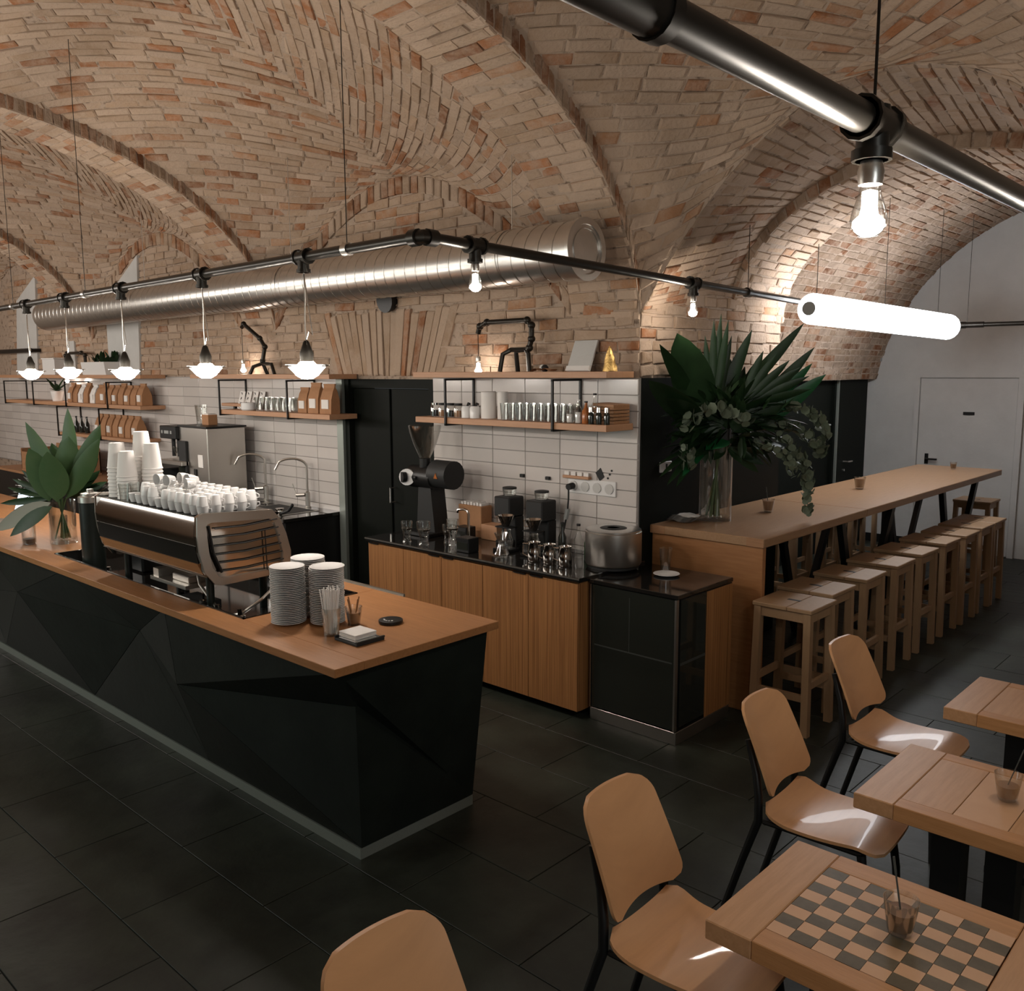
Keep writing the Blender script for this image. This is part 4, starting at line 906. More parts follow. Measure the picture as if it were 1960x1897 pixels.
for i in range(6):
    b = MB(); b.box(-3.50, -3.335, 4.53, 4.70, SZR+.0012+i*.0215, SZR+.019+i*.0215, .002); b.v = [(x, y, z+(x+3.42)*(-.05 if i == 5 else 0)) for x, y, z in b.v]
    o = obj('serving_board', b, 'cork', None, loc=(-3.42, 4.62, SZR+i*.0215)); tag(o, 'small brown serving board in the stack at the right end of the lower shelf', 'serving board', 'serving boards on the lower right shelf')
# middle shelf
for i in range(4): 
    T = thing('printed_card', '%s black and white printed card from the left on the middle shelf' % ('first', 'second', 'third', 'fourth')[i], 'card', (-7.85+.07*i, 4.6, SZM))
    x = -7.86+.085*i; b = MB(); b.bar((x, 4.60+.02*i, SZM+.001), (x+.01, 4.64+.02*i, SZM+.17), .09, .003, up=(0, 1, 0)); c_ = part(T, 'card_sheet', b, 'paper')
    b = MB()
    for k in range(6):
        f = .12+.14*k; b.bar((x-.03+.008*k, 4.597+.02*i+.04*f, SZM+.17*f), (x+.03-.006*k, 4.597+.02*i+.04*f, SZM+.17*f+.02*((k % 2)*2-1)), .003, .006, up=(0, 1, 0))
    part(T, 'printed_marks', b, 'rubber', parent=c_)
for r_ in range(2):
    for i in range(6): glass(-7.42+.095*i, 4.64-.1*r_, SZM, 'clear glass in the rows on the lower middle shelf', 'glasses on the lower middle shelf', 1.1, 1.25)
T = thing('white_dish_stack', 'pile of white dishes beside the printed cards on the middle shelf', 'dishes', (-7.5, 4.5, SZM))
b = MB(); b.lathe((-7.53, 4.50, SZM), [(.06, 0), (.07, .01), (.07, .07), (.06, .072), (.0005, .06)], 16); part(T, 'dish_pile', b, 'porc')
def bag(x, y, z, w, d, h, lab, group=None, label_patch=True, lean=0.0, m_='kraft'):
    T = thing('coffee_bag', lab, 'coffee bag', (x, y, z), group)
    lv = [(0, 1, 1), (.06, 1.02, 1.04), (.5, 1.0, .95), (.8, .95, .5), (.92, .93, .16), (1.0, .95, .12)]
    b = MB(); P = []
    for f, a, c in lv:
        zz = z+h*f; ww, dd = w/2*a, d/2*c; off = lean*f
        P.append([(x+sx*ww+off, y+sy*dd, zz) for sx, sy in ((-1, -1), (0, -1.08), (1, -1), (1, 1), (0, 1.08), (-1, 1), (-1, -1))])
    b.grid(P, False); b.add(P[0][:6], [(5, 4, 3, 2, 1, 0)]); b.add(P[-1][:6], [(0, 1, 2, 3, 4, 5)]); p = part(T, 'bag_body', b, m_)
    if label_patch:
        b = MB(); b.box(x-w*.3+lean*.35, x+w*.3+lean*.35, y-d*.57-.002, y-d*.5, z+h*.18, z+h*.5); part(T, 'paper_label', b, 'paper', parent=p)
    b = MB(); b.box(x-w*.49+lean, x+w*.49+lean, y-d*.09, y+d*.09, z+h*1.001, z+h*1.05); part(T, 'folded_top', b, m_, parent=p)
for i, (x, h, w) in enumerate(((-6.68, .21, .13), (-6.52, .25, .15), (-6.34, .24, .16))):
    bag(x, 4.56, SZM, w, .09, h, ('left', 'middle', 'right')[i]+' brown kraft coffee bag at the right end of the middle shelf', None, True, .01*(i-1))
# left shelves
for i in range(13):
    x = -11.75+.16*i
    if 4 <= i <= 5: x += .03
    bag(x, 4.58, SZL, .13, .12, .21+.02*(i % 3 == 0), ORD[i]+' kraft coffee bag from the left on the long left shelf', 'kraft bags on the long left shelf', i % 2 == 0, 0, 'paper' if i in (2, 4) else 'kraft')
for i in range(7): bag(-11.0+.165*i, 4.58, SZ3, .13, .12, .24, ORD[i]+' kraft coffee bag from the left on the lowest left shelf', 'kraft bags on the lowest left shelf', i % 2 == 0)
for i in range(3): bottle(-11.7+.16*i, 4.56, SZ3, .03, .2, ORD[i]+' dark little bottle from the left on the lowest left shelf', 'dglass', 'rubber', None, 'dark bottles on the lowest left shelf')

# ---------------------------------------------------------------- iron pipe lighting rigs
def tee(b, p, ax, r=.027, drop=.075):
    p = Vector(p); a = Vector(ax).normalized()
    b.tube([p-a*.05, p+a*.05], r*1.25, 12); b.tube([p-a*.05, p-a*.038], r*1.45, 12); b.tube([p+a*.038, p+a*.05], r*1.45, 12)
    b.tube([p+Vector((0, 0, r)), p-Vector((0, 0, drop))], r*1.05, 12); b.tube([p-Vector((0, 0, drop-.016)), p-Vector((0, 0, drop))], r*1.3, 12)
def bulb_parts(T, p, r=.03, collar=True, m='bulb'):
    # p: point at the socket; the bulb hangs down from it
    x, y, z = p
    if collar: b = MB(); b.lathe((x, y, z-.035), [(.018, 0), (.020, .02), (.016, .035)], 12); part(T, 'socket', b, 'bsteel')
    k = r/.03; b = MB(); b.lathe((x, y, z), [(.0005, -.127*k), (r*.55, -.123*k), (r*.94, -.110*k), (r*1.02, -.096*k), (r*.9, -.078*k), (r*.62, -.055*k), (.016*k, -.034)], 18); g_ = part(T, 'bulb_glass', b, 'glass')
    b = MB(); b.lathe((x, y, z), [(.0005, -.122*k), (r*.5, -.119*k), (r*.88, -.108*k), (r*.86, -.098*k), (r*.50, -.088*k), (r*.42, -.075*k), (r*.42, -.050*k), (.0005, -.046*k)], 18)
    return part(T, 'bulb', b, m, 'glowing white bulb', parent=g_)
def wire(T, p0, p1, name='hanging_wire'):
    b = MB(); b.tube([p0, p1], .0025, 5); return part(T, name, b, 'pipe')
def lerp(a, b, t): return tuple(a[i]+(b[i]-a[i])*t for i in range(3))
CA, CBx, CY = (-2.858, 2.545, 2.65), (-8.9, 2.80, 2.65), (-3.04, 6.40, 2.60)
T = thing('pipe_light_rig', 'black iron pipe rig over the service counter and along the long bar', 'lighting rig', (-4.5, 2.6, 2.65))
b = MB(); b.tube([(-2.905, 2.548, 2.65), CBx], .0235, 12); part(T, 'counter_pipe', b, 'pipe')
b = MB(); b.tube([(-2.861, 2.60, 2.65), CY], .0235, 12); part(T, 'bar_pipe', b, 'pipe')
b = MB(); b.tube([(-2.93, 2.549, 2.65), (-2.885, 2.548, 2.65)], .036, 12); b.tube([(-2.862, 2.57, 2.65), (-2.863, 2.62, 2.65)], .036, 12); b.tube([(-2.905, 2.548, 2.65), (-2.862, 2.555, 2.65), (-2.861, 2.60, 2.65)], .031, 12); part(T, 'corner_elbow', b, 'pipe')
ptees = []
for X in (-7.93, -7.05, -6.0, -4.84, -3.77):
    q = lerp((-2.905, 2.548, 2.65), CBx, (X+2.905)/(CBx[0]+2.905)); ptees.append(q)
    b = MB(); tee(b, q, (-1, .042, 0)); part(T, 'pipe_tee', b, 'pipe')
btees = []
for f in (.07, .585):
    q = lerp((-2.861, 2.60, 2.65), CY, f); btees.append(q); b = MB(); tee(b, q, (-.047, 1, 0)); part(T, 'pipe_tee', b, 'pipe')
def zc_at(x, y):
    for x0, x1 in BAYS:
        if x0 <= x <= x1: return zbay(x, y, x0, x1)
    return zrib(y)
for X in (-8.25, -6.62, -3.40):
    q = lerp((-2.905, 2.548, 2.65), CBx, (X+2.905)/(CBx[0]+2.905)); wire(T, (q[0], q[1], 2.67), (q[0], q[1], zc_at(q[0], q[1])-.005))
    b = MB(); b.tube([(q[0]-.02, q[1], 2.65), (q[0]+.02, q[1], 2.65)], .03, 12); part(T, 'pipe_clamp', b, 'bsteel')
q = lerp((-2.861, 2.60, 2.65), CY, .78); wire(T, (q[0], q[1], q[2]+.02), (q[0], q[1], 3.06)); b = MB(); b.tube([lerp(q, CY, -.03), lerp(q, CY, .03)], .032, 12); part(T, 'pipe_clamp', b, 'pipe')
for i, q in enumerate(btees):
    T = thing('bare_bulb_lamp', ('bare bulb lamp under the pipe in front of the silver duct', 'bare bulb lamp under the pipe above the big bouquet')[i], 'lamp', (q[0], q[1], q[2]-.0755))
    bulb_parts(T, (q[0], q[1], q[2]-.0755))
# pendants over the counter
for i, q in enumerate(ptees):
    x, y = q[0], q[1]; z = (2.075, 2.085, 2.08, 2.095, 2.095)[i]; top = q[2]-.0755
    lab = ('leftmost glass pendant lamp over the counter', 'second glass pendant lamp from the left over the counter', 'middle one of five glass pendant lamps over the counter', 'fourth glass pendant lamp from the left, over the coffee machine', 'rightmost glass pendant lamp, hanging nearest the counter end')[i]
    T = thing('pendant_lamp', lab, 'lamp', (x, y, top))
    b = MB(); b.tube([(x, y, top), (x+.004, y, top-.12), (x-.004, y, z+.26), (x, y, z+.15)], .004, 6)
    b.tube([(x, y, top-.005), (x+.05, y-.02, top-.12), (x+.085, y-.02, top-.30), (x+.04, y-.01, z+.20), (x, y, z+.155)], .003, 6); part(T, 'flex_cord', b, 'bsteel')
    b = MB(); b.lathe((x, y, z+.055), [(.032, 0), (.034, .04), (.026, .06), (.016, .09), (.010, .10)], 14); part(T, 'lamp_holder', b, 'pipe')
    b = MB(); b.lathe((x, y, z), [(.034, .055), (.05, .038), (.098, .034), (.112, .040), (.112, .036), (.098, .029), (.048, .032), (.03, .05)], 24); s_ = part(T, 'shade_rim', b, 'glass')
    b = MB(); b.lathe((x, y, z), [(.0005, -.032), (.028, -.030), (.054, -.014), (.076, .012), (.090, .027), (.0005, .029)], 24); part(T, 'glass_bowl', b, 'pend', 'glowing ribbed bowl', parent=s_)
# near rig over the tables
NZ, NX = 2.47, -.565
T = thing('near_pipe_rig', 'thick black iron pipe crossing the top right corner of the view', 'lighting rig', (NX, 1.6, NZ))
b = MB(); b.tube([(NX, -.3, NZ), (NX, .84, NZ)], .0275, 18); b.tube([(NX, .82, NZ), (NX, 4.4, NZ)], .0232, 18); part(T, 'pipe', b, 'pipe')
b = MB(); b.tube([(NX, .825, NZ), (NX, .845, NZ)], .0305, 18); part(T, 'pipe_joint', b, 'pipe')
for y in (1.42, 3.2):
    b = MB(); tee(b, (NX, y, NZ), (0, 1, 0), .0232, .055); part(T, 'pipe_tee', b, 'pipe')
    wire(T, (NX, y, NZ+.02), (NX, y, zbay(NX, y, -3.3, -.4)))
T = thing('bare_bulb_lamp', 'large bright bulb lamp hanging from the thick pipe at top right', 'lamp', (NX, 1.42, NZ-.0555))
bulb_parts(T, (NX, 1.42, NZ-.0555), .027, True, 'bulb_near')
T = thing('bare_bulb_lamp', 'bulb lamp on the thick pipe further back, out of the picture at right', 'lamp', (NX, 3.2, NZ-.0555))
bulb_parts(T, (NX, 3.2, NZ-.0555), .027, True, 'bulb_near')
# far rig right of the tube lamp
T = thing('far_pipe_rig', 'thin black pipe in front of the pale end wall right of the tube lamp', 'lighting rig', (-2.6, 10.1, 2.55))
b = MB(); b.tube([(-3.02, 10.15, 2.55), (-1.0, 10.25, 2.55)], .0235, 10); b.tube([(-3.0, 10.15, 2.55), (-2.80, 10.16, 2.55)], .031, 10); b.tube([(-3.04, 10.15, 2.55), (-2.97, 10.15, 2.55)], .036, 10); part(T, 'pipe', b, 'pipe')
wire(T, (-2.96, 10.15, 2.58), (-2.96, 10.15, 1.6+math.sqrt(2.32**2-(1.06)**2)))
wire(T, (-1.4, 10.23, 2.58), (-1.4, 10.23, 3.86))
# glowing tube lamp
T = thing('tube_lamp', 'long glowing white tube lamp hanging before the pale end wall', 'lamp', (-2.98, 8.1, 2.52))
A, B = (-2.905, 6.35, 2.535), (-3.03, 9.75, 2.52)
b = MB(); b.tube([lerp(A, B, -.012), lerp(A, B, 0), lerp(A, B, 1), lerp(A, B, 1.012)], [.085, .112, .126, .10], 20); part(T, 'diffuser', b, 'tube', 'glowing white diffuser')
for f in (-.02, 1.02):
    b = MB(); b.tube([lerp(A, B, f), lerp(A, B, .0 if f < 0 else 1.0)], .05, 14); part(T, 'end_cap', b, 'grey')
for f in (.02, .45, .9):
    q = lerp(A, B, f); zt = (3.0 if q[1] < Y2 else 1.6+math.sqrt(2.32**2-(q[0]+1.9)**2)); wire(T, (q[0], q[1], q[2]+.08), (q[0], q[1], zt))
# silver duct
T = thing('spiral_duct', 'long silver spiral ventilation duct along the back wall', 'duct', (-7.4, 4.27, 2.80))
DX0, DX1, DY, DZ, DR = -11.6, -3.36, 4.27, 2.805, .172
b = MB(); b.tube([(DX1, DY, DZ), (-5.4, DY, DZ+.0), (-8.2, DY, DZ-.01), (DX0, DY, DZ-.03)], DR, 36); part(T, 'duct_tube', b, 'galv')
b = MB(); n = 0
turns = 74
for k in range(turns):
    x = DX1-.06-k*.11; t = (x-DX1)/(DX0-DX1); zz = DZ-.03*max(0, t-.2)
    ring = [(x-.045*math.sin(a/2)*0-.11*a/(2*PI), DY+(DR+.0015)*math.cos(a), zz+(DR+.0015)*math.sin(a)) for a in np.linspace(0, 2*PI, 25)]
    b.tube(ring, .0024, 4, cap=False)
part(T, 'spiral_seam', b, 'bsteel')
b = MB()
prof = [(.120, .0), (.120, -.03), (.136, -.03), (.145, .004), (.183, .004), (.183, -.02), (.172, -.03)]
vs = []; m_ = len(prof); n = 36
for r, q in prof:
    for k in range(n): a = 2*PI*k/n; vs.append((DX1+q+.006, DY+r*math.cos(a), DZ+r*math.sin(a)))
b.add(vs, [(i*n+k, i*n+(k+1) % n, (i+1)*n+(k+1) % n, (i+1)*n+k) for i in range(m_-1) for k in range(n)], True); part(T, 'end_collar', b, 'galv')
b = MB(); b.tube([(DX1-.016, DY, DZ), (DX1-.006, DY, DZ)], .078, 30); part(T, 'outlet_disc', b, 'grey')
b = MB(); b.tube([(DX1-.045, DY, DZ), (DX1-.014, DY, DZ)], .119, 30); part(T, 'inner_collar', b, 'black')
for x in (-3.95, -6.4, -9.0):
    b = MB(); b.tube([(x, DY, DZ+DR), (x, DY, zc_at(x, DY)+.02)], .003, 5); b.tube([(x-.012, DY, DZ), (x+.012, DY, DZ)], DR+.003, 36, cap=False); part(T, 'hanger', b, 'bsteel')
T = thing('wall_outlet', 'dark round pipe stub in the brick wall just under the silver duct', 'pipe', (-5.72, 4.7, 2.60))
b = MB(); b.tube([(-5.72, 4.74, 2.665), (-5.72, 4.68, 2.66)], .085, 18); part(T, 'stub', b, 'black')
b = MB(); b.tube([(-5.72, 4.70, 2.662), (-5.72, 4.672, 2.659)], .097, 18); part(T, 'stub_rim', b, 'black')
# pipe lamps on the shelves
def shelf_lamp(lab, pts, feet, z, drop):
    T = thing('pipe_shelf_lamp', lab, 'lamp', (pts[0][0], pts[0][1], z))
    b = MB(); b.tube(pts, .019, 10); part(T, 'pipe_arm', b, 'pipe')
    for p in pts[1:-1]: b = MB(); b.sphere(p, .027, 10, 6); part(T, 'elbow', b, 'pipe')
    for f in feet: b = MB(); b.tube(f, .017, 8); part(T, 'foot', b, 'pipe')
    e = Vector(pts[-1]); b = MB(); b.tube([e, e-Vector((0, 0, drop))], .003, 5); part(T, 'cord', b, 'pipe')
    bulb_parts(T, (e.x, e.y, e.z-drop), .03, True, 'bulb_dim')
z = 2.0925
shelf_lamp('black pipe lamp with hanging bulb on the upper right shelf', [(-4.13, 4.6, z+.15), (-4.10, 4.6, z+.16), (-4.08, 4.6, z+.22), (-4.08, 4.6, z+.31), (-4.12, 4.6, z+.345), (-4.50, 4.6, z+.345), (-4.57, 4.6, z+.32), (-4.59, 4.6, z+.27)],
           [[(-4.13, 4.6, z+.15), (-4.27, 4.6, z+.15), (-4.31, 4.56, z+.12), (-4.32, 4.54, z)], [(-4.13, 4.6, z+.15), (-4.25, 4.63, z+.14), (-4.26, 4.66, z)], [(-4.13, 4.6, z+.15), (-4.11, 4.6, z+.12), (-4.10, 4.6, z)]], z, .16)
z = 2.0765
shelf_lamp('black angled pipe lamp with hanging bulb on the upper middle shelf', [(-7.42, 4.6, z+.10), (-7.42, 4.6, z+.12), (-7.37, 4.6, z+.25), (-7.45, 4.6, z+.33), (-7.72, 4.6, z+.47), (-7.76, 4.6, z+.44)],
           [[(-7.42, 4.6, z+.10), (-7.55, 4.58, z+.07), (-7.58, 4.56, z)], [(-7.42, 4.6, z+.10), (-7.27, 4.6, z+.09), (-7.23, 4.6, z)], [(-7.42, 4.6, z+.10), (-7.41, 4.64, z)]], z, .30)
z = 2.0705
shelf_lamp('black pipe lamp at the far left end of the upper shelf', [(-11.4, 4.6, z+.02), (-11.4, 4.6, z+.24), (-11.5, 4.6, z+.27), (-11.95, 4.6, z+.27), (-12.0, 4.6, z+.24), (-12.0, 4.6, z+.18)], [[(-11.4, 4.6, z), (-11.4, 4.6, z+.04)], [(-11.4, 4.6, z+.03), (-11.3, 4.6, z+.03), (-11.3, 4.6, z)]], z, .16)
# small things on the upper shelves
z = 2.0925
T = thing('white_board', 'square pale grey board leaning at the right end of the upper right shelf', 'board', (-3.70, 4.66, z))
b = MB(); b.bar((-3.70, 4.63, z+.001), (-3.70, 4.72, z+.20), .19, .012, up=(0, 1, 0)); part(T, 'board_panel', b, 'plaster')
b = MB(); b.bar((-3.70, 4.617, z+.004), (-3.70, 4.632, z+.035), .19, .012, up=(0, 1, 0)); part(T, 'board_edge', b, 'paper')
T = thing('gold_cone', 'small gold tinsel cone at the right end of the upper right shelf', 'ornament', (-3.42, 4.6, z))
b = MB(); b.lathe((-3.42, 4.6, z), [(.045, 0), (.04, .03), (.034, .05), (.03, .08), (.02, .11), (.012, .14), (.0005, .155)], 14); b.jitter(.005); b.v = [(x, y, max(q, z+.0003)) for x, y, q in b.v]; part(T, 'tinsel', b, 'gold')
T = thing('shelf_oddments', 'small curled paper and dark pot beside the pale board on the upper right shelf', 'pot', (-4.0, 4.6, z))
b = MB(); b.lathe((-3.96, 4.6, z), [(.015, 0), (.025, .03), (.012, .045), (.0005, .046)], 10); part(T, 'pot', b, 'rubber')
b = MB(); b.grid([[(-4.055+.025*i, 4.55+.06*j, z+.004+.02*math.sin(i*.9)**2) for j in range(2)] for i in range(9)]); part(T, 'curled_paper', b, 'shelf_oak')
b = MB(); b.sphere((-4.03, 4.66, z+.026), .024, 8, 6); part(T, 'paper_ball', b, 'paper')
z = 2.0705
def leafblade(b, base, tip, w, bend=.1, fold=.25, n=7, side=None, shape=0.45):
    base, tip = Vector(base), Vector(tip); t = tip-base; L = t.length; t.normalize()
    s = Vector(side) if side is not None else t.cross(Vector((0, 0, 1)))
    s = (s-t*s.dot(t))
    if s.length < 1e-4: s = t.cross(Vector((0, 1, 0)))
    s.normalize(); up = s.cross(t)
    P = []
    for i in range(n+1):
        f = i/n; ww = w/2*(math.sin(PI*f**(math.log(.5)/math.log(shape))))**.75 if 0 < f < 1 else .001
        c = base+t*L*f-up*bend*L*(f*f)*1.0+up*bend*L*f*.3
        P.append([c-s*ww+up*ww*fold, c, c+s*ww+up*ww*fold])
    k = len(b.v); b.grid(P, True); return b
T = thing('shelf_planter', 'white trough planter with dark leaves on the far left upper shelf', 'planter', (-10.95, 4.58, z))
b = MB(); b.prism([(4.48, z), (4.68, z), (4.70, z+.15), (4.46, z+.15)], 'x', -11.2, -10.55); part(T, 'trough', b, 'porc')
b = MB()
for i in range(26):
    x = random.uniform(-11.15, -10.6); y = random.uniform(4.5, 4.66); leafblade(b, (x, y, z+.14), (x+random.uniform(-.14, .14), y+random.uniform(-.06, .06), z+random.uniform(.2, .31)), .05)
stuff(part(T, 'foliage', b, 'leaf'))
T = thing('white_box', 'plain white box on the far left upper shelf', 'box', (-12.0, 4.6, z))
b = MB(); b.box(-12.52, -12.12, 4.5, 4.68, z, z+.2, .004); part(T, 'box_body', b, 'porc')
b = MB(); b.box(-12.53, -12.11, 4.49, 4.69, z+.2, z+.215, .003); part(T, 'box_lid', b, 'paper')
T = thing('small_potted_plant', 'small plant in a white pot on the long left shelf', 'potted plant', (-12.3, 4.58, SZL))
b = MB(); b.lathe((-12.3, 4.58, SZL), [(.06, 0), (.085, .13), (.078, .13), (.0005, .12)], 16); part(T, 'pot', b, 'porc')
for k in range(8):
    a = k*.8; b = MB(); leafblade(b, (-12.3, 4.58, SZL+.12), (-12.3+.2*math.cos(a), 4.58+.1*math.sin(a), SZL+.17+.07*(k % 3)), .06); part(T, 'leaf', b, 'leaf')
T = thing('pipe_rail', 'black horizontal rail before the pale plaster patch at the left edge', 'rail', (-14.0, 4.6, 2.42))
b = MB(); b.tube([(-15.0, 4.6, 2.40), (-13.15, 4.6, 2.40)], .03, 8); b.tube([(-13.2, 4.6, 2.40), (-13.2, 4.74, 2.40)], .025, 8); part(T, 'rail_bar', b, 'black')
T = thing('light_switch', 'white double light switch on the black wall by the bar', 'switch', (-3.27, 5.02, 1.47))
b = MB(); b.box(-3.275, -3.262, 4.955, 5.09, 1.43, 1.50, .003); part(T, 'switch_plate', b, 'porc')
b = MB(); b.box(-3.262, -3.257, 5.015, 5.03, 1.445, 1.485); part(T, 'rocker', b, 'rubber')
T = thing('wall_sensor', 'small grey sensor box on the pale end wall near the corner', 'sensor', (-4.15, 10.98, 2.25))
b = MB(); b.box(-4.19, -4.13, 10.955, 10.9985, 2.19, 2.30, .004); part(T, 'sensor_case', b, 'grey')
b = MB(); b.box(-4.195, -4.185, 10.95, 10.9985, 2.19, 2.30); part(T, 'sensor_edge', b, 'rubber')

# ---------------------------------------------------------------- long bar
ZB = 1.10
T = thing('long_bar', 'long high oak bar table with a wood end panel beside the black wall', 'bar table', (-2.87, 7.3, 0))
b = MB(); b.box(-3.27, -2.46, 4.855, 6.42, ZB-.055, ZB, .004); part(T, 'top_plank', b, 'oak_y')
b = MB(); b.box(-3.27, -2.46, 6.423, 9.86, ZB-.055, ZB, .004); part(T, 'top_plank', b, 'oak_y')
for x0 in (-2.575, -3.268): b = MB(); b.box(x0, x0+.112, 4.8535, 4.858, ZB-.053, ZB-.002); part(T, 'end_grain_block', b, 'cork')
b = MB(); b.box(-3.265, -2.475, 4.875, 4.915, 0, ZB-.056, .003); part(T, 'end_panel', b, 'oak')
for yc in (6.75, 8.98):
    for x in (-2.62, -3.1):
        b = MB(); b.bar((x, yc-.42, ZB-.056), (x, yc-.04, .01), .06, .045, up=(1, 0, 0)); b.bar((x, yc+.62, ZB-.056), (x, yc+.04, .01), .06, .045, up=(1, 0, 0)); part(T, 'trestle_leg', b, 'black')
    b = MB(); b.box(-3.12, -2.6, yc-.04, yc+.04, .0, .04); b.box(-3.12, -2.6, yc-.42, yc-.36, ZB-.07, ZB-.056); part(T, 'trestle_rail', b, 'black')
b = MB(); b.box(-2.9, -2.82, 7.9, 7.98, 0, ZB-.056); part(T, 'post', b, 'black')
# stools
def make_stool():
    t = thing('bar_stool', '', 'stool'); H, L, W = .75, .365, .355
    b = MB(); b.box(-L, -.152, 0, W, H-.024, H, .004); b.box(-L, -L+.02, .01, W-.01, H-.024, H-.001); part(t, 'seat', b, 'stool')
    b = MB(); b.box(-.15, 0, 0, W, H-.024, H, .004); part(t, 'seat_plank', b, 'stool')
    b = MB(); b.box(-L*.62, -L*.40, W*.46, W*.54, H-.001, H+.0008); part(t, 'grip_slot', b, 'rubber')
    for sx in (0, 1):
        for sy in (0, 1):
            x = -.03 if sx else -L+.03; y = .03 if not sy else W-.03
            b = MB(); b.bar((x, y, H-.025), (x+(.012 if sx else -.012), y+(-.012 if not sy else .012), 0), .042, .042, up=(0, 1, 0)); part(t, 'leg', b, 'stool')
    for zz, ins in ((H-.055, 0),):
        b = MB(); b.box(-.045, -.02, .04, W-.04, zz-.028, zz+.028); part(t, 'apron', b, 'stool')
        b = MB(); b.box(-L+.02, -L+.045, .04, W-.04, zz-.028, zz+.028); part(t, 'apron', b, 'stool')
        b = MB(); b.box(-L+.04, -.04, .02, .04, zz-.028, zz+.028); part(t, 'apron', b, 'stool')
        b = MB(); b.box(-L+.04, -.04, W-.04, W-.02, zz-.028, zz+.028); part(t, 'apron', b, 'stool')
    for y0 in (.012, W-.034): b = MB(); b.box(-L+.03, -.03, y0, y0+.022, .20, .24); part(t, 'rung', b, 'stool')
    for x0 in (-.037, -L+.015): b = MB(); b.box(x0, x0+.022, .03, W-.03, .27, .31); part(t, 'rung', b, 'stool')
    return t
st = make_stool(); used = []
ords = ['nearest', 'second', 'third', 'fourth', 'fifth', 'sixth', 'seventh', 'eighth', 'farthest']
for i, y in enumerate((4.738, 5.176, 5.70, 6.25, 6.77, 7.32, 7.785, 8.25, 8.63)):
    place(st, used, (-2.17+(.072 if i == 0 else random.uniform(-.01, .01)), y, 0), random.uniform(-.015, .015), '%s beech bar stool in the row along the front of the long bar' % ords[i], 'stools along the front of the long bar')
place(st, used, (-2.56, 9.93, 0), .0, 'beech bar stool at the far end of the long bar before the white door', 'stools round the long bar')
for i, y in enumerate((7.25, 7.85, 8.45, 9.05)):
    place(st, used, (-3.74, y+.355, 0), PI, '%s beech bar stool behind the long bar, seen under its top' % ords[i], 'stools behind the long bar')
# on the bar
def coffee_glass(x, y, z, lab, spoon=True, s=1.0, lean=(0.0, .02), fill=.68):
    T = thing('coffee_glass', lab, 'glass', (x, y, z))
    b = MB(); b.lathe((x, y, z), [(.026*s, 0), (.030*s, .01*s), (.042*s, .088*s), (.0405*s, .088*s), (.0285*s, .012*s), (.0005, .010*s)], 20); part(T, 'glass_wall', b, 'glass')
    b = MB(); b.lathe((x, y, z), [(.0275*s, .0125*s), (.0275*s+.0115*s*fill, .012*s+.076*s*fill), (.0005, .012*s+.076*s*fill)], 18); part(T, 'milky_coffee', b, 'coffee')
    if spoon:
        b = MB(); b.bar((x, y, z+.05*s), (x+lean[0], y+lean[1], z+.165*s), .006*s, .0025, up=(1, 0, 0)); b.bar((x+lean[0]*.7, y+lean[1]*.7, z+.13*s), (x+lean[0]*1.02, y+lean[1]*1.02, z+.168*s), .009*s, .003, up=(1, 0, 0)); part(T, 'spoon', b, 'dim')
    return T
coffee_glass(-2.935, 5.834, ZB+.0005, 'glass of milky coffee with a spoon near the big bouquet on the bar', True, 1.05, (-.02, .0), .85)
coffee_glass(-2.942, 7.48, ZB+.0005, 'glass of milky coffee halfway along the long bar', False, 1.15, fill=.85)
coffee_glass(-2.841, 9.6, ZB+.0005, 'small coffee glass at the far end of the long bar', False, .8)
for i in range(5):
    b = MB(); P = []
    for u in range(6):
        P.append([(-3.255+.032*u+.01*i, 5.02+.035*v, ZB+.012+.008*i+.006*math.sin(u*1.3)+.004*math.cos(v*2)) for v in range(6)])
    b.grid(P, False); b.grid([[(x, y, q-.004) for x, y, q in r] for r in P], False)
    o = obj('napkin', b, 'paper', None, loc=(-3.2, 5.1, ZB)); tag(o, 'crumpled white napkin in the pile at the bar\'s near left corner', 'napkin', 'napkins on the long bar')

# ---------------------------------------------------------------- bouquets
def frame(vx, vy, vz):
    R_ = Vector((math.cos(YAW), math.sin(YAW), 0)); D_ = Vector((-math.sin(YAW), math.cos(YAW), 0)); O = Vector((vx, vy, vz))
    return lambda r, z, d=0.0: O+R_*r+D_*d+Vector((0, 0, z))
RV = Vector((math.cos(YAW), math.sin(YAW), 0)); DV = Vector((-math.sin(YAW), math.cos(YAW), 0))
def vase(lab, x, y, z, r, h, nst=8):
    z += .0006; T = thing('glass_vase', lab, 'vase', (x, y, z))
    b = MB(); b.lathe((x, y, z), [(r*.98, 0), (r, .01), (r, h), (r*.95, h), (r*.94, .025), (.0005, .022)], 26); part(T, 'vase_wall', b, 'glass')
    return T
def stems(T, F, h, n, rad):
    b = MB()
    for i in range(n):
        a = random.uniform(0, 6.28); q = random.uniform(.2, .8)*rad
        b.tube([F(q*math.cos(a), -h+.03, q*math.sin(a)), F(-q*.6*math.cos(a), .02, -q*.6*math.sin(a))], .006, 6)
    stuff(part(T, 'stems', b, 'stem'))
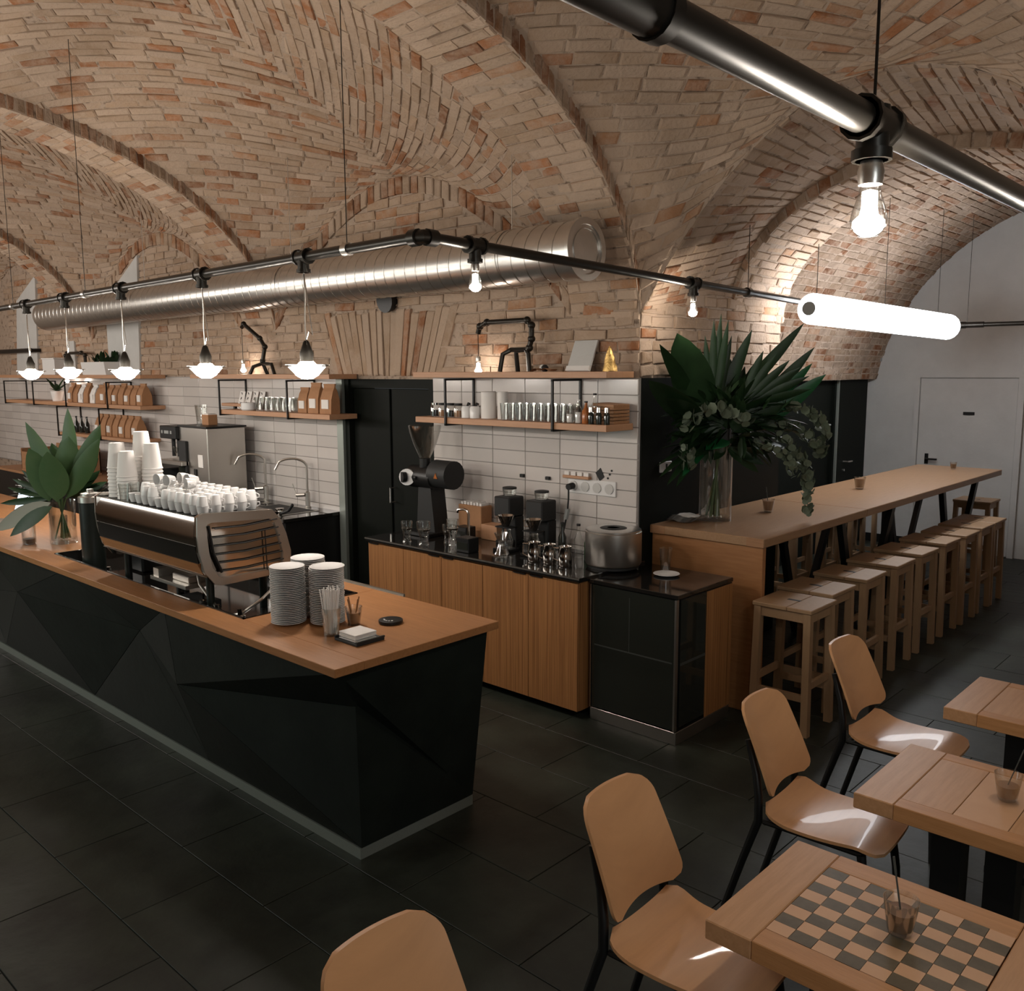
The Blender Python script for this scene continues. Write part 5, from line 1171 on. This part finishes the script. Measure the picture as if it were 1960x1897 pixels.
def round_leaf_sprig(b, pts, r, n, spread=.02):
    for i in range(n):
        f = (i+.5)/n*(len(pts)-1); k = min(int(f), len(pts)-2); p = Vector(pts[k]).lerp(Vector(pts[k+1]), f-k)
        for s_ in (-1, 1):
            d = Vector((random.uniform(-1, 1), random.uniform(-1, 1), random.uniform(-.5, .5))).normalized(); c = p+d*(spread+r*.6)
            u = d.cross(Vector((random.uniform(-1, 1), random.uniform(-1, 1), 1))).normalized(); rr = r*random.uniform(.75, 1.15)
            v = (u.cross(d)+d*.4).normalized()
            b.add([c+(u*math.cos(a)+v*math.sin(a))*rr for a in np.linspace(0, 2*PI, 8)[:-1]]+[c+u.cross(v)*rr*.2], [(j, (j+1) % 7, 7) for j in range(7)], True)
# big bouquet on the bar
VX, VY = -3.045, 5.29; VH = .52
vase('tall clear glass vase holding the big dark bouquet on the bar', VX, VY, ZB, .108, VH)
F0 = frame(VX, VY, ZB+VH); F = lambda r, z, d=0.0: F0(r, z, d*.9-.02-max(0, -r-.12)*1.12)
T = thing('big_bouquet', 'big dark green bouquet of tropical leaves in the tall glass vase on the bar', 'bouquet', (VX, VY, ZB+VH))
stems(T, F, VH, 12, .085)
def L(base, tip, w, m='leaf', bend=.08, fold=.2, side=None, shape=.45, n=8):
    b = MB(); leafblade(b, F(*base), F(*tip), w, bend, fold, n, side if side is not None else RV.cross(Vector((F(*tip)-F(*base)))).cross(F(*tip)-F(*base)), shape); return part(T, 'leaf', b, m)
L((-.08, .04, -.02), (-.56, .46, -.12), .20); L((-.07, .14, 0), (-.33, .72, .02), .27); L((-.12, .2, .05), (-.45, .66, .08), .10); L((-.1, .1, -.08), (-.42, .34, -.15), .15)
L((-.02, .1, .1), (-.12, .62, .15), .16); L((.02, .2, .1), (.22, .74, .1), .09); L((.1, .25, .05), (.56, .78, .08), .085, bend=.03); L((.2, .15, 0), (.62, .62, .05), .09)
L((.3, .12, 0), (.68, .45, -.03), .11, 'leaf_bright'); L((.42, .3, .03), (.60, .52, 0), .06, 'leaf_bright'); L((.05, .02, -.12), (-.12, -.02, -.22), .12, 'leaf_bright'); L((-.1, -.02, -.12), (-.30, -.16, -.2), .07, 'leaf_bright')
def fan(c, tips, w, m='leaf'):
    for tp_ in tips: L(c, tp_, w, m, .04, .3, shape=.55, n=6)
fan((-.03, .12, 0), [(-.10, .70, .02), (-.05, .80, 0), (0, .84, .02), (.04, .80, -.02), (-.14, .62, 0), (.08, .70, .05)], .055)
fan((.12, .22, -.08), [(.34, .58, -.1), (.42, .54, -.12), (.50, .50, -.12), (.55, .44, -.12), (.56, .36, -.14), (.50, .26, -.16), (.42, .16, -.16), (.26, .60, -.08), (.34, .08, -.16)], .062)
fan((.1, .12, .1), [(.2, .5, .16), (.3, .55, .2), (.1, .55, .15), (.45, .4, .2), (.55, .25, .2)], .08)
fan((-.12, 0, -.05), [(-.46, .02, -.1), (-.48, -.08, -.12), (-.46, -.16, -.1), (-.40, -.22, -.1), (-.33, -.24, -.12), (-.27, -.20, -.1), (-.42, .10, -.06)], .045)
fan((.05, -.02, -.05), [(.22, -.10, -.1), (.14, -.12, -.12), (.30, -.14, -.06), (-.05, -.10, -.14), (.36, -.06, 0), (.28, -.2, 0)], .06)
for k in range(20):
    a = -.75+k*.235+random.uniform(-.06, .06); ln = random.uniform(.26, .40)
    L((.06*math.cos(a)+.03, .05+.05*math.sin(a), random.uniform(-.14, .04)), (.05+ln*1.05*math.cos(a), .08+ln*.85*math.sin(a), random.uniform(-.22, .1)), random.uniform(.10, .15), 'leaf', .1)
b = MB()
for i in range(330):     # dense dark heart of the bunch
    a = random.uniform(-1.2, 4.3); r = random.uniform(.05, .34); c = (r*math.cos(a)+.06, .13+r*.62*math.sin(a), random.uniform(-.2, .2)); l = random.uniform(.1, .18)
    a2 = a+random.uniform(-.6, .6); leafblade(b, F(*c), F(c[0]+l*math.cos(a2), c[1]+l*math.sin(a2)*.8, c[2]+random.uniform(-.08, .04)), .045, .1, .2, 4)
stuff(part(T, 'leaf_mass', b, 'leaf'))
for pts, r, n in (([(.30, .12, -.1), (.50, .10, -.12), (.60, .02, -.12), (.66, -.06, -.1)], .03, 26), ([(.35, .08, -.12), (.48, -.05, -.14), (.56, -.14, -.12), (.58, -.30, -.12)], .028, 24), ([(.45, .25, -.06), (.60, .2, -.08), (.70, .08, -.05), (.66, -.08, -.06)], .03, 24), ([(.2, .02, -.16), (.32, -.02, -.2), (.42, -.1, -.2), (.47, -.2, -.16)], .026, 20), ([(.54, -.16, -.1), (.58, -.28, -.1), (.585, -.40, -.1), (.58, -.47, -.1)], .024, 16), ([(-.30, .12, -.2), (-.2, .2, -.22), (-.08, .24, -.22), (.05, .2, -.22), (.16, .16, -.2)], .036, 16), ([(-.27, .02, -.2), (-.27, -.06, -.2), (-.25, -.14, -.2)], .03, 8)):
    b = MB(); q = [F(*p) for p in pts]; round_leaf_sprig(b, q, r, n); b.tube(q, .003, 5); stuff(part(T, 'eucalyptus_sprig', b, 'leaf_pale'))
# bouquet on the service counter
VX, VY = -6.33, 2.33; VH = .29
vase('clear glass vase holding the broad-leaved bouquet on the service counter', VX, VY, ZT, .085, VH)
F = frame(VX, VY, ZT+VH)
T = thing('counter_bouquet', 'bouquet of broad green leaves in the glass vase on the service counter', 'bouquet', (VX, VY, ZT+VH))
stems(T, F, VH, 9, .065)
for base, tip, w, m in (((-.03, 0, .05), (-.22, .53, .06), .13, 'leaf_mid'), ((.02, .1, .08), (.05, .62, .1), .11, 'leaf_mid'), ((0, 0, -.06), (.01, .35, -.14), .20, 'leaf_mid'), ((-.06, 0, -.04), (-.13, .37, -.1), .19, 'leaf_mid'), ((.03, .05, 0), (.10, .44, -.02), .20, 'leaf_mid'),
                        ((.05, .05, 0), (.33, .52, -.04), .13, 'leaf_mid'), ((.06, .02, -.04), (.34, .43, -.1), .13, 'leaf_mid'), ((-.03, .05, .1), (-.10, .38, .14), .15, 'leaf_mid'), ((0, .1, .1), (-.02, .42, .15), .15, 'leaf_mid')):
    L(base, tip, w, m, .06)
L((-.02, .0, -.1), (-.40, -.17, -.16), .12, 'leaf_under', .18); L((0, -.02, -.12), (-.27, -.2, -.2), .10, 'leaf', .15)
fan((-.04, .02, 0), [(-.36, .0, .05), (-.38, .08, .05), (-.34, .14, .05), (-.28, .2, .06), (-.36, -.08, .05), (-.22, .24, .08), (-.42, -.02, .0)], .05)
fan((.05, .02, .02), [(.26, .2, .05), (.3, .12, .05), (.24, .28, .08), (.2, .05, 0)], .06)
b = MB()
for i in range(170):
    a = random.uniform(-.3, 3.5); r = random.uniform(.03, .27); c = (r*math.cos(a), .02+r*.5*math.sin(a), random.uniform(.03, .16)); a2 = a+random.uniform(-.6, .6); l = .12
    leafblade(b, F(*c), F(c[0]+l*math.cos(a2), c[1]+l*math.sin(a2)*.8, c[2]), .04, .1, .2, 4)
stuff(part(T, 'leaf_mass', b, 'leaf'))

# ---------------------------------------------------------------- café tables and chairs
ZTB = .75
def table(lab, x0, x1, y0, y1, checker=False):
    T = thing('cafe_table', lab, 'table', ((x0+x1)/2, (y0+y1)/2, 0)); th = .052
    bw = .125
    for xa in (x0, x1-bw): b = MB(); b.box(xa, xa+bw, y0, y1, ZTB-th, ZTB, .003); part(T, 'end_board', b, 'oak_t')
    ys = (.068, .078) if checker else (.06, .06)
    for ya, yb_ in ((y0, y0+ys[0]), (y1-ys[1], y1)): b = MB(); b.box(x0+bw+.001, x1-bw-.001, ya, yb_, ZTB-th, ZTB, .002); part(T, 'edge_board', b, 'oak_x')
    if checker:
        cx0, cx1, cy0, cy1 = x0+bw+.002, x1-bw-.002, y0+ys[0]+.001, y1-ys[1]-.001
        for i in range(8):
            for j in range(8):
                a, c = cx0+(cx1-cx0)*i/8, cy1-(cy1-cy0)*(j+1)/8
                b = MB(); b.box(a+.0006, a+(cx1-cx0)/8-.0006, c+.0006, c+(cy1-cy0)/8-.0006, ZTB-.012, ZTB-.0006-random.uniform(0, .0005)); part(T, 'dark_square' if (i+j) % 2 == 0 else 'light_square', b, 'chk_d' if (i+j) % 2 == 0 else 'chk_l')
        b = MB(); b.box(cx0, cx1, cy0, cy1, ZTB-th, ZTB-.0125); part(T, 'board_base', b, 'oak')
    else:
        n = 3; xa, xb_ = x0+bw+.001, x1-bw-.001
        for i in range(n):
            b = MB(); b.box(xa+(xb_-xa)*i/n+.0008, xa+(xb_-xa)*(i+1)/n-.0008, y0+ys[0]+.001, y1-ys[1]-.001, ZTB-th, ZTB-.0008, .0015); part(T, 'plank', b, 'chk_l' if i == 1 else 'oak_t')
    xc, yc = (x0+x1)/2+.03, (y0+y1)/2
    for q_ in (-.16, .0): b = MB(); b.box(xc+q_-.045, xc+q_+.045, yc-.045, yc+.045, .03, ZTB-th-.013); part(T, 'column', b, 'black')
    b = MB(); b.box(xc-.25, xc+.25, yc-.04, yc+.04, 0, .03); b.box(xc-.04, xc+.04, yc-.22, yc+.22, 0, .03); part(T, 'foot', b, 'black')
    b = MB(); b.box(xc-.22, xc+.22, yc-.16, yc+.16, ZTB-th-.012, ZTB-th-.0005); part(T, 'top_plate', b, 'black')
    return T
table('wooden café table with a checkerboard inlaid in its top', -1.05, -.335, 1.83, 2.345, True)
table('plain wooden café table behind the checkerboard table', -1.05, -.335, 2.745, 3.262)
table('farthest wooden café table, at the right edge of the view', -1.08, -.36, 3.72, 4.21)
coffee_glass(-.675, 2.10, ZTB+.0005, 'glass of milky coffee with a dark spoon on the checkerboard table', True, 1.0, (-.035, .035), .62)
coffee_glass(-.672, 3.02, ZTB+.0005, 'half-empty coffee glass on the plain wooden café table', True, .98, (.03, .03), .5)
def make_chair():
    t = thing('cafe_chair', '', 'chair')
    # local: sitter faces +x, seat rear edge at x=0
    P, Q = [], []
    nx, ny = 24, 12
    def seat_pt(u, v):
        x = .43*u; hw = .195-.012*u
        rr = .05
        if x < rr: hw -= rr-math.sqrt(max(0, rr*rr-(rr-x)**2))*1.0
        if .43-x < .05: q = .05-(.43-x); hw -= .05-math.sqrt(max(0, .05*.05-q*q))
        y = hw*v
        z = .455+.034*max(0, 1-x/.11)**2-.012*math.sin(PI*min(1, x/.35))-.02*max(0, (x-.33)/.10)**2+.010*abs(v)**2.5
        return (x, y, z)
    P = [[seat_pt(i/nx, -1+2*j/ny) for j in range(ny+1)] for i in range(nx+1)]
    th = .012
    def shell(P, dx=0.0, dz=-th):
        b = MB(); b.grid(P); b.grid([[(x+dx, y, z+dz) for x, y, z in r] for r in P])
        rim = P[0]+[r[-1] for r in P[1:]]+P[-1][-2::-1]+[r[0] for r in P[-2:0:-1]]
        k = len(b.v); b.v += rim+[(x+dx, y, z+dz) for x, y, z in rim]; n = len(rim)
        for i in range(n): b.f.append((k+i, k+(i+1) % n, k+n+(i+1) % n, k+n+i)); b.sm.append(False)
        return b
    part(t, 'seat', shell(P), 'ply')
    nz, ny = 24, 14
    def back_pt(u, v):
        H = .315; zz = H*u; hw = .188-.02*u
        rr = .062
        if H-zz < rr: q = rr-(H-zz); hw -= rr-math.sqrt(max(0, rr*rr-q*q))
        if zz < .05: q = .05-zz; hw -= .05-math.sqrt(max(0, .05*.05-q*q))
        y = hw*v; x = .005-.115*u-.02*u*u+.045*abs(y/.19)**2; z = .53+zz-.018*(1-abs(v)**2)*0+.010*(1-v*v)*(1-u)
        return (x, y, z)
    part(t, 'backrest', shell([[back_pt(i/nz, -1+2*j/ny) for j in range(ny+1)] for i in range(nz+1)], -.012, .0), 'ply')
    for s in (-1, 1):
        b = MB(); b.tube([(-.15, .18*s, 0), (-.075, .172*s, .25), (-.018, .165*s, .43), (-.022, .160*s, .52), (-.042, .145*s, .60), (-.082, .135*s, .72)], [.013, .0145, .016, .016, .0145, .012], 10); part(t, 'rear_leg', b, 'black')
        b = MB(); b.tube([(.40, .175*s, 0), (.385, .165*s, .25), (.36, .155*s, .425)], [.013, .0145, .016], 10); part(t, 'front_leg', b, 'black')
        b = MB(); b.tube([(.0, .160*s, .428), (.36, .15*s, .422)], .010, 8); part(t, 'side_rail', b, 'black')
    b = MB(); b.tube([(.36, -.155, .42), (.36, .155, .42)], .010, 8); b.tube([(.005, -.16, .425), (.005, .16, .425)], .010, 8); part(t, 'cross_rail', b, 'black')
    return t
ch = make_chair(); used = []
place(ch, used, (-1.425, 2.10, 0), .02, 'plywood café chair drawn up to the checkerboard table', 'plywood chairs at the café tables')
place(ch, used, (-1.46, 3.10, 0), .04, 'plywood café chair at the plain table behind the checkerboard one', 'plywood chairs at the café tables')
place(ch, used, (-1.52, 4.03, 0), -.02, 'farthest plywood café chair, in front of the bar stools', 'plywood chairs at the café tables')
place(ch, used, (-1.385, 1.155, 0), .0, 'nearest plywood café chair, only its backrest showing at the bottom edge', 'plywood chairs at the café tables')
